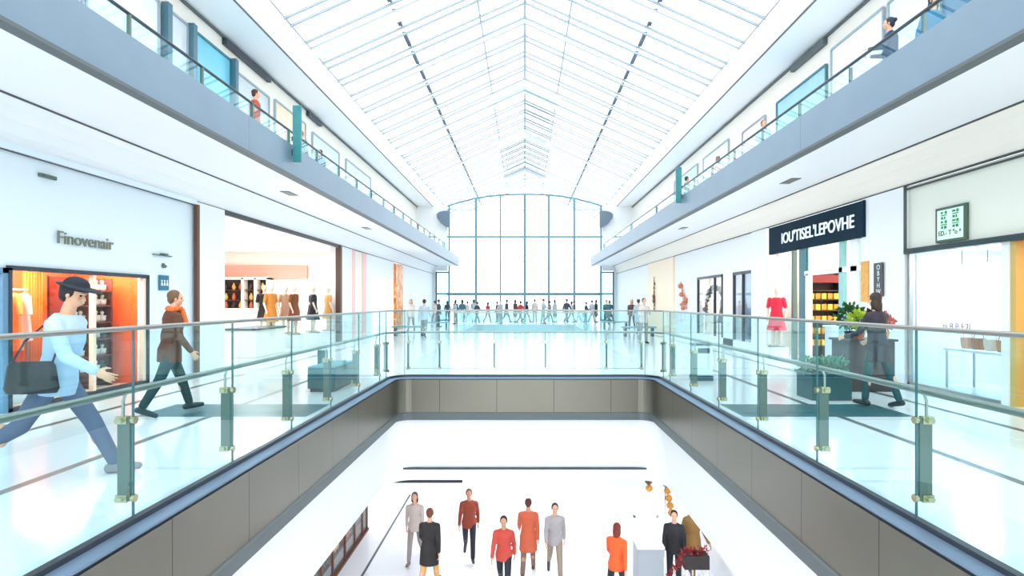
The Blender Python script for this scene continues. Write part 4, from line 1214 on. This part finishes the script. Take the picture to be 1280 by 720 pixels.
def pose_pts(p):
    """joint positions for a 1.75 m figure facing +y"""
    lean = R(p.get('lean', 0)); J = {}
    RL = Matrix.Rotation(-lean, 3, 'X')
    hipz = .93
    def up(v): return Vector((0, 0, hipz)) + RL @ (Vector(v) - Vector((0, 0, hipz)))
    J['pelvis'] = Vector((0, 0, hipz)); J['up'] = up; J['RL'] = RL
    for s, n in ((-1, 'L'), (1, 'R')):
        h = Vector((s * .092, 0, hipz - .01)); a = R(p.get('th' + n, 0)); k = a - R(p.get('kn' + n, 0)); sp = s * .03 + s * p.get('spread', 0)
        kn = h + Vector((sp * .5, math.sin(a), -math.cos(a))).normalized() * .435
        an = kn + Vector((sp * .3, math.sin(k), -math.cos(k))).normalized() * .42
        fa = R(p.get('ft' + n, 0))   # foot pitch, negative = toe down
        J['hip' + n], J['knee' + n], J['ankle' + n] = h, kn, an
        J['heel' + n] = an + Vector((0, -.05 * math.cos(fa), -.055 - .04 * math.sin(fa)))
        J['toe' + n] = an + Vector((s * .02, .17 * math.cos(fa), -.06 + .19 * math.sin(fa)))
        sh = up((s * .172, 0, 1.392)); aa = R(p.get('ar' + n, 0)); fe = aa + R(p.get('el' + n, 15)); ab = s * p.get('ab', .16)
        el = sh + Vector((ab, math.sin(aa), -math.cos(aa))).normalized() * .29
        wr = el + Vector((ab * .3 - s * p.get('in' + n, 0), math.sin(fe), -math.cos(fe))).normalized() * .25
        J['sh' + n], J['el' + n], J['wr' + n] = sh, el, wr
        J['hd' + n] = (wr - el).normalized()
    lo = min(min(J['heel' + n].z, J['toe' + n].z) for n in 'LR') - .03
    J['lift'] = -lo
    return J


_fig = {}
def figure(key, p, voxel=.012, female=False, hair='short', coat=0.0, skirt=False, hat=False, fingers=True):
    if key in _fig: return _fig[key]
    J = pose_pts(p); up = J['up']; f = .92 if female else 1.0
    def U(v): return up(v)
    B = MB()
    def ring(mb, zs, grow=0):
        rows = []
        n = 20; vs = []
        for z, rx, ry, yo in zs:
            for i in range(n):
                t = 2 * PI * i / n
                vs.append(U(((rx * f + grow) * math.cos(t), (ry + grow) * math.sin(t) + yo, z)))
        fs = []
        for j in range(len(zs) - 1):
            o = j * n; fs += [(o + i, o + (i + 1) % n, o + n + (i + 1) % n, o + n + i) for i in range(n)]
        fs += [tuple(range(n - 1, -1, -1)), tuple(range((len(zs) - 1) * n, len(zs) * n))]
        mb.add(vs, fs)
    tor = [(.84, .13, .10, 0), (.92, .16, .115, -.01), (1.02, .145, .105, 0), (1.12, .13, .098, .005), (1.25, .155, .112, .01), (1.36, .17, .11, .0), (1.42, .15, .09, -.005), (1.47, .08, .065, -.01)]
    ring(B, tor)
    B.limb([U((0, -.01, 1.45)), U((0, .005, 1.56))], [.056 * f, .05 * f])
    # head
    Rh = J['RL'] @ Matrix.Rotation(R(p.get('turn', 0)), 3, 'Z') @ Matrix.Rotation(-R(p.get('nod', 0)), 3, 'X')
    hc = U((0, .02, 1.655)); H4 = Rh
    def HB(off, r): B.ball(hc + H4 @ Vector(off), r, 16, 10, M=H4)
    HB((0, -.012, .018), (.074, .092, .092)); HB((0, .012, -.035), (.056, .068, .075)); HB((0, .034, -.078), (.034, .035, .028))
    HB((0, .082, -.022), (.011, .016, .022)); HB((0, .088, -.034), (.015, .015, .010)); HB((0, .068, .022), (.052, .018, .014))
    HB((0, .074, -.064), (.022, .010, .007)); HB((0, .073, -.076), (.018, .010, .007))
    for s in (-1, 1): HB((s * .074, -.008, -.012), (.009, .018, .028)); HB((s * .038, .052, -.03), (.02, .02, .018))
    # arms + hands
    for s, n in ((-1, 'L'), (1, 'R')):
        B.limb([U((s * .08, 0, 1.40)), J['sh' + n], J['el' + n], J['wr' + n]], [.06 * f, .052 * f, .038 * f, .026 * f])
        d = J['hd' + n]; w = J['wr' + n]
        side = Vector((0, 1, 0)) - d * d.y; side = side.normalized() if side.length > .1 else Vector((0, 0, 1))
        inw = Vector((-s, 0, 0))
        q = Matrix((side, inw.cross(side).cross(side) * -1 if False else inw, d)).transposed()
        B.ball(w + d * .055, (.038, .016, .052), 14, 9, M=q)
        if fingers:
            for i, (o, L) in enumerate(((.030, .068), (.010, .078), (-.010, .072), (-.030, .058))):
                b = w + d * .095 + side * o
                m_ = b + (d * .9 + inw * .25 + side * o * 3).normalized() * L * .5
                e = m_ + (d * .75 + inw * .55 + side * o * 2).normalized() * L * .5
                B.limb([b, m_, e], [.0088, .008, .0068], 8)
            b = w + d * .035 + side * .03
            B.limb([b, b + (d * .6 + side * .7 + inw * .3).normalized() * .035, b + (d * .85 + side * .6 + inw * .4).normalized() * .062], [.013, .0105, .008], 8)
        else:
            B.ball(w + d * .12, (.03, .014, .04), 10, 7, M=q)
    for n in 'LR':
        B.limb([J['hip' + n], J['knee' + n], J['ankle' + n]], [.085 * f, .052 * f, .034 * f])
        mid = J['knee' + n].lerp(J['ankle' + n], .3) + Vector((0, -.018, 0)); B.ball(mid, (.047 * f, .05 * f, .1))
        B.limb([J['heel' + n] + Vector((0, 0, .02)), J['toe' + n] + Vector((0, 0, .01))], [.03, .022])
    L = Matrix.Translation((0, 0, J['lift']))
    out = {'lift': J['lift'], 'J': J, 'hc': hc + Vector((0, 0, J['lift'])), 'Rh': Rh}
    def fin(nm, mb, vx, it=2):
        mb.v = [tuple(Vector(v) + Vector((0, 0, J['lift']))) for v in mb.v]
        out[nm] = remeshed(nm, mb, vx, it)
    fin('body', B, voxel if not fingers else min(voxel, .0065), 1)
    cv = max(.011, voxel)
    # top
    T = MB(); hem = .80 - coat
    tt = [(hem, .165 + coat * .1, .135 + coat * .08, 0), (.92, .178, .135, -.01)] + [(z, a + .006, b + .006, c) for z, a, b, c in tor[2:7]] + [(1.475, .082, .07, -.01)]
    if coat > .12: tt = [(hem, .17 + coat * .12, .15 + coat * .1, 0)] + tt[1:]
    ring(T, tt, .016)
    for s, n in ((-1, 'L'), (1, 'R')):
        end = J['wr' + n].lerp(J['el' + n], p.get('sleeve', .05))
        T.limb([U((s * .07, 0, 1.405)), J['sh' + n], J['el' + n], end], [.07 * f, .066 * f, .053 * f, .041 * f])
    fin('top', T, cv, 3)
    # trousers or skirt
    P = MB(); ring(P, [(.80, .14, .115, 0), (.92, .165, .125, -.01), (1.0, .15, .112, 0)], .008)
    for n in 'LR':
        e = J['knee' + n].lerp(J['ankle' + n], .93 if not skirt else .1)
        P.limb([J['hip' + n] + Vector((0, 0, -.02)), J['knee' + n], e], [.092 * f, .07 * f, .056 * f if not skirt else .075])
    if skirt: ring(P, [(.5, .2, .17, 0), (.75, .18, .14, 0), (.95, .16, .12, 0)], .01)
    fin('trousers', P, cv, 3)
    # shoes
    for n in 'LR':
        Sh = MB()
        a, t = J['heel' + n], J['toe' + n]
        Sh.limb([a + Vector((0, 0, .012)), a.lerp(t, .6) + Vector((0, 0, .008)), t + Vector((0, 0, .002))], [.044, .042, .033])
        Sh.ball(J['ankle' + n] + Vector((0, -.01, -.02)), (.045, .055, .045))
        fin('shoe' + n, Sh, min(cv, .012), 1)
    # hair
    Hh = MB()
    def HH(off, r, mb=Hh): mb.ball(hc + H4 @ Vector(off), r, 18, 12, M=H4)
    HH((0, -.028, .034), (.083, .092, .088)); HH((0, -.055, -.015), (.068, .055, .075))
    for s in (-1, 1): HH((s * .062, -.02, .01), (.022, .05, .05))
    if hair == 'long':
        HH((0, -.065, -.09), (.075, .045, .12))
        for s in (-1, 1): HH((s * .068, -.03, -.07), (.02, .04, .09))
    if hair == 'bun': HH((0, -.11, .05), (.042, .042, .042))
    fin('hair', Hh, min(.012, cv), 2)
    if hat:
        Ht = MB(); HH((0, -.005, .075), (.088, .1, .075), Ht); HH((0, .025, .06), (.15, .185, .016), Ht)
        fin('hat', Ht, .01, 1)
    _fig[key] = out
    return out


SKIN = [(224, 172, 140), (206, 150, 118), (150, 100, 74), (236, 190, 160)]
def person(key, loc, face, top, trousers, label, p=None, hair_c=(60, 42, 32), shoe_c=(50, 48, 50), skin=0, scale=1.0, group=None, hat_c=None, eyes=False, **kw):
    """face = heading in degrees, 0 looks along +y (away from the camera), 90 towards +x"""
    F = figure(key, p, **kw) if p is not None else _fig[key]
    e = empty('person', label, 'person', loc, -R(face), group); e.scale = (scale,) * 3
    def part(nm, me, c, rough=.75, noise=.12):
        o = bpy.data.objects.new(nm, me); COL.objects.link(o); o.parent = e
        o.material_slots[0].link = 'OBJECT'
        o.material_slots[0].material = mat('%s %d %d %d' % ((nm,) + tuple(c)), c, rough, noise=noise, nscale=9)
        return o
    part('body', F['body'], SKIN[skin], .5, .04)
    part('jacket' if kw.get('coat', 0) or 'coat' in label or 'jacket' in label else 'shirt', F['top'], top)
    part('trousers', F['trousers'], trousers)
    part('shoe', F['shoeL'], shoe_c, .5); part('shoe', F['shoeR'], shoe_c, .5)
    part('hair', F['hair'], hair_c, .6)
    if 'hat' in F: part('hat', F['hat'], hat_c or (24, 34, 44), .8)
    if eyes:
        for s in (-1, 1):
            mb = MB(); mb.ball(F['hc'] + F['Rh'] @ Vector((s * .03, .066, .002)), (.011, .011, .010), 12, 8)
            build('eye', mb, mat('dark eye', (40, 30, 28), .2), e, smooth=True)
    return e

WALK = dict(lean=4, thL=28, knL=8, ftL=12, thR=-22, knR=22, ftR=-38, arL=-22, elL=18, arR=24, elR=30)
WALK2 = dict(lean=3, thL=-16, knL=26, ftL=-34, thR=22, knR=6, ftR=10, arL=20, elL=30, arR=-18, elR=14)
STAND = dict(lean=1, thL=2, knL=3, thR=-3, knR=2, arL=4, elL=18, arR=-3, elR=14)
STAND2 = dict(lean=3, thL=6, knL=8, thR=-6, knR=4, arL=28, elL=75, inL=.5, arR=20, elR=70, inR=.5)
LEAN = dict(lean=16, thL=4, knL=6, thR=-4, knR=4, arL=40, elL=60, arR=38, elR=62)

# striding shopper in hat, near left
big = dict(lean=9, thL=30, knL=4, ftL=6, thR=-30, knR=30, ftR=-46, arL=-30, elL=30, arR=24, elR=38, nod=8)
walker = person('walker', (-4.36, 5.3, 0), 80, (186, 210, 236), (92, 104, 130), 'striding shopper in dark hat, pale blue shirt and grey blue jeans, near left', p=big, fingers=True, hat=True, eyes=True, hair_c=(30, 28, 32), shoe_c=(140, 140, 146), scale=1.1, skin=0)
# shoulder bag carried by the walker
bg_ = empty('shoulder_bag', 'black shoulder bag hanging at the side of the hatted walker', 'bag', (-4.36, 5.03, 1.0), R(10))
mb = MB(); mb.loft([((0, 0, -.16), .20, .06), ((0, 0, -.12), .22, .075), ((0, 0, .08), .19, .06), ((0, 0, .12), .17, .03)], 20); build('bag_body', mb, mat('black leather', (34, 34, 38), .5), bg_, smooth=True)
mb = MB(); mb.tube([(-.16, 0, .1), (-.08, .05, .3), (.06, .12, .47), (.16, .12, .3), (.16, 0, .1)], .009, 8); build('strap', mb, mat('black leather', (34, 34, 38), .5), bg_, smooth=True)

# brown jacket
brown = dict(lean=4, thL=20, knL=4, ftL=6, thR=-20, knR=10, ftR=-22, arL=-14, elL=14, arR=8, elR=26, spread=.05, turn=-10)
person('brown', (-5.17, 8.3, 0), 48, (98, 56, 38), (22, 62, 66), 'shopper in brown jacket, orange scarf and dark green trousers, left walkway', p=brown, coat=.06, eyes=True, hair_c=(112, 80, 54), shoe_c=(26, 60, 64), scale=1.02, skin=0)
o = COL.objects[-1] if False else None
br = [q for q in bpy.data.objects if q.name.startswith('person') and q.get('label', '').startswith('shopper in brown')][0]
Fb = _fig['brown']
mb = MB(); c = Fb['hc'] + Vector((0, -.02, -.155))
for i in range(14):
    a = 2 * PI * i / 14; mb.ball(c + Vector((.085 * math.cos(a), .08 * math.sin(a), .012 * math.sin(3 * a))), (.038, .038, .04), 10, 7)
mb.limb([c + Vector((.03, .09, -.02)), c + Vector((.05, .125, -.2))], [.035, .045])
build('scarf', mb, mat('orange scarf', (222, 112, 50), .8), br, smooth=True)

# dark clothed shopper at the flower stand
dk = dict(lean=3, thL=10, knL=6, ftL=4, thR=-14, knR=6, ftR=-12, arL=24, elL=50, arR=16, elR=46, spread=.12)
person('dark', (5.55, 8.95, 0), -20, (52, 48, 60), (26, 78, 84), 'shopper in dark plum jacket and teal trousers at the flower stand', p=dk, coat=.12, eyes=True, hair='long', female=True, hair_c=(58, 40, 32), shoe_c=(30, 50, 54), skin=3)

# generic figures for the others
for key, pp, kw in (('g1', WALK, {}), ('g2', WALK2, dict(female=True, hair='long')), ('g3', STAND, {}), ('g4', STAND2, dict(female=True, hair='bun')), ('g5', WALK2, dict(coat=.22)), ('g6', LEAN, {}), ('g7', STAND, dict(female=True, skirt=True, hair='long'))):
    figure(key, pp, voxel=.016, fingers=True, **kw)
for q in ('g1', 'g2', 'g3', 'g4', 'g5', 'g6', 'g7'): pass

# lower level walkers
low = [('g2', (-2.72, 14.1), 180, (200, 186, 178), (150, 140, 136), 'shopper in pale taupe top on the lower floor, far left of the walkers', (90, 70, 60), (120, 110, 105), .98),
       ('g5', (-2.13, 12.7), 5, (40, 36, 36), (216, 166, 96), 'shopper in black jacket and tan trousers, lower floor left', (120, 60, 36), (60, 40, 30), 1.03),
       ('g1', (-1.40, 14.3), 176, (150, 66, 44), (44, 36, 52), 'shopper in rust red top and dark trousers, farthest back on the lower floor', (130, 76, 46), (60, 50, 60), 1.0),
       ('g1', (-.46, 12.5), 182, (196, 72, 58), (34, 36, 44), 'shopper in red shirt and black trousers, lower floor centre', (50, 30, 28), (30, 30, 34), 1.0),
       ('g5', (.08, 13.4), 4, (206, 98, 66), (128, 104, 92), 'shopper in orange red coat and brown trousers just right of the red shirt', (96, 52, 44), (90, 70, 60), 1.02),
       ('g1', (.70, 13.3), 178, (170, 164, 164), (156, 140, 122), 'shopper in grey shirt and beige trousers with dark hair, lower floor', (44, 46, 60), (70, 70, 80), 1.0),
       ('g2', (1.93, 12.0), 30, (232, 96, 40), (36, 36, 42), 'shopper in bright orange top and black trousers by the white kiosk', (120, 40, 26), (36, 36, 40), 1.0),
       ('g3', (3.36, 12.8), 195, (34, 34, 38), (40, 40, 44), 'shopper all in black beside the lantern strings, lower floor', (36, 24, 22), (30, 30, 30), .98),
       ('g5', (3.86, 13.1), 170, (150, 112, 60), (120, 92, 58), 'shopper in olive brown coat at the right of the lower floor', (70, 52, 36), (60, 50, 40), 1.04)]
for key, (x, y), face, t, tr, lab, hc_, sc_, sc in low:
    person(key, (x, y, LF), face, t, tr, lab, hair_c=hc_, shoe_c=sc_, scale=sc, skin=1 if 'red' in lab else 0)

# upper gallery people
upp = [('g3', (-7.0, 14.75), 60, (190, 78, 48), (150, 60, 42), 'shopper in orange red clothes at the upper left balustrade', (70, 30, 26)),
       ('g3', (-7.2, 18.3), 20, (110, 150, 150), (70, 90, 96), 'shopper in grey teal top on the upper left gallery', (150, 110, 100)),
       ('g7', (-7.4, 20.6), 200, (70, 120, 130), (50, 80, 90), 'shopper in teal dress farther along the upper left gallery', (60, 60, 66)),
       ('g4', (7.1, 11.0), -60, (24, 60, 96), (24, 44, 80), 'shopper in navy top at the upper right balustrade', (30, 40, 60)),
       ('g2', (7.3, 10.2), 170, (20, 110, 150), (20, 50, 90), 'shopper in bright blue top, nearest on the upper right gallery', (20, 30, 44)),
       ('g1', (7.2, 17.2), 180, (170, 196, 206), (90, 120, 130), 'shopper in pale blue shirt on the upper right gallery', (80, 80, 84)),
       ('g7', (7.3, 21.5), 0, (240, 190, 184), (230, 180, 176), 'shopper in pink dress on the upper right gallery', (150, 110, 100)),
       ('g3', (7.1, 25.0), 90, (60, 130, 130), (40, 90, 96), 'shopper in deep teal far along the upper right gallery', (50, 60, 60))]
for key, (x, y), face, t, tr, lab, hc_ in upp:
    person(key, (x, y, UF), face, t, tr, lab, hair_c=hc_)

# distant crowd in front of the end window
cols = [((60, 70, 84), 'dark'), ((196, 56, 62), 'red'), ((170, 184, 192), 'grey'), ((66, 104, 116), 'teal'), ((206, 196, 190), 'pale'), ((90, 60, 56), 'brown'), ((24, 28, 34), 'black')]
rc = random.Random(11)
seq = [4, 0, 3, 2, 4, 2, 0, 1, 5, 2, 0, 5, 1, 6, 4, 2, 3, 2, 0, 4, 3, 0, 2, 6, 3, 0]
spots = []
for i in range(26):
    spots.append((-6.6 + i * .53 + rc.uniform(-.15, .15), 41.9 + (i % 3) * 1.8 + rc.uniform(-.3, .3)))
for i, (x, y) in enumerate(spots):
    c, nm = cols[seq[i]]
    person(['g1', 'g2', 'g3', 'g4', 'g5', 'g7'][i % 6], (x, y, 0), rc.uniform(0, 360), c, tuple(int(v * .6) for v in c),
           'tiny shopper in %s clothes, %s from left before the end window' % (nm, ordinal(i) if False else ordinal(i)), group='crowd before the end window', scale=rc.uniform(.9, 1.06))
mid = [('g1', (-4.6, 26), 0, 2, 'left walkway beyond the brown post'), ('g2', (-6.2, 31), 180, 4, 'left walkway by the orange column'), ('g3', (-5.6, 37), 90, 0, 'left walkway near the end wall'), ('g7', (-4.4, 40), 0, 3, 'far end of the left walkway'),
       ('g4', (4.7, 22.5), 170, 4, 'right walkway by the dark framed windows'), ('g5', (5.8, 29), 0, 2, 'right walkway before the peach panel'), ('g2', (6.3, 33.5), 200, 5, 'right walkway beside the russet ornament'), ('g1', (5.6, 39), 180, 3, 'far end of the right walkway')]
for key, (x, y), face, ci, where in mid:
    c, nm = cols[ci]
    person(key, (x, y, 0), face, c, tuple(int(v * .7) for v in c), 'distant shopper in %s clothes on the %s' % (nm, where), group='distant shoppers on the walkways')
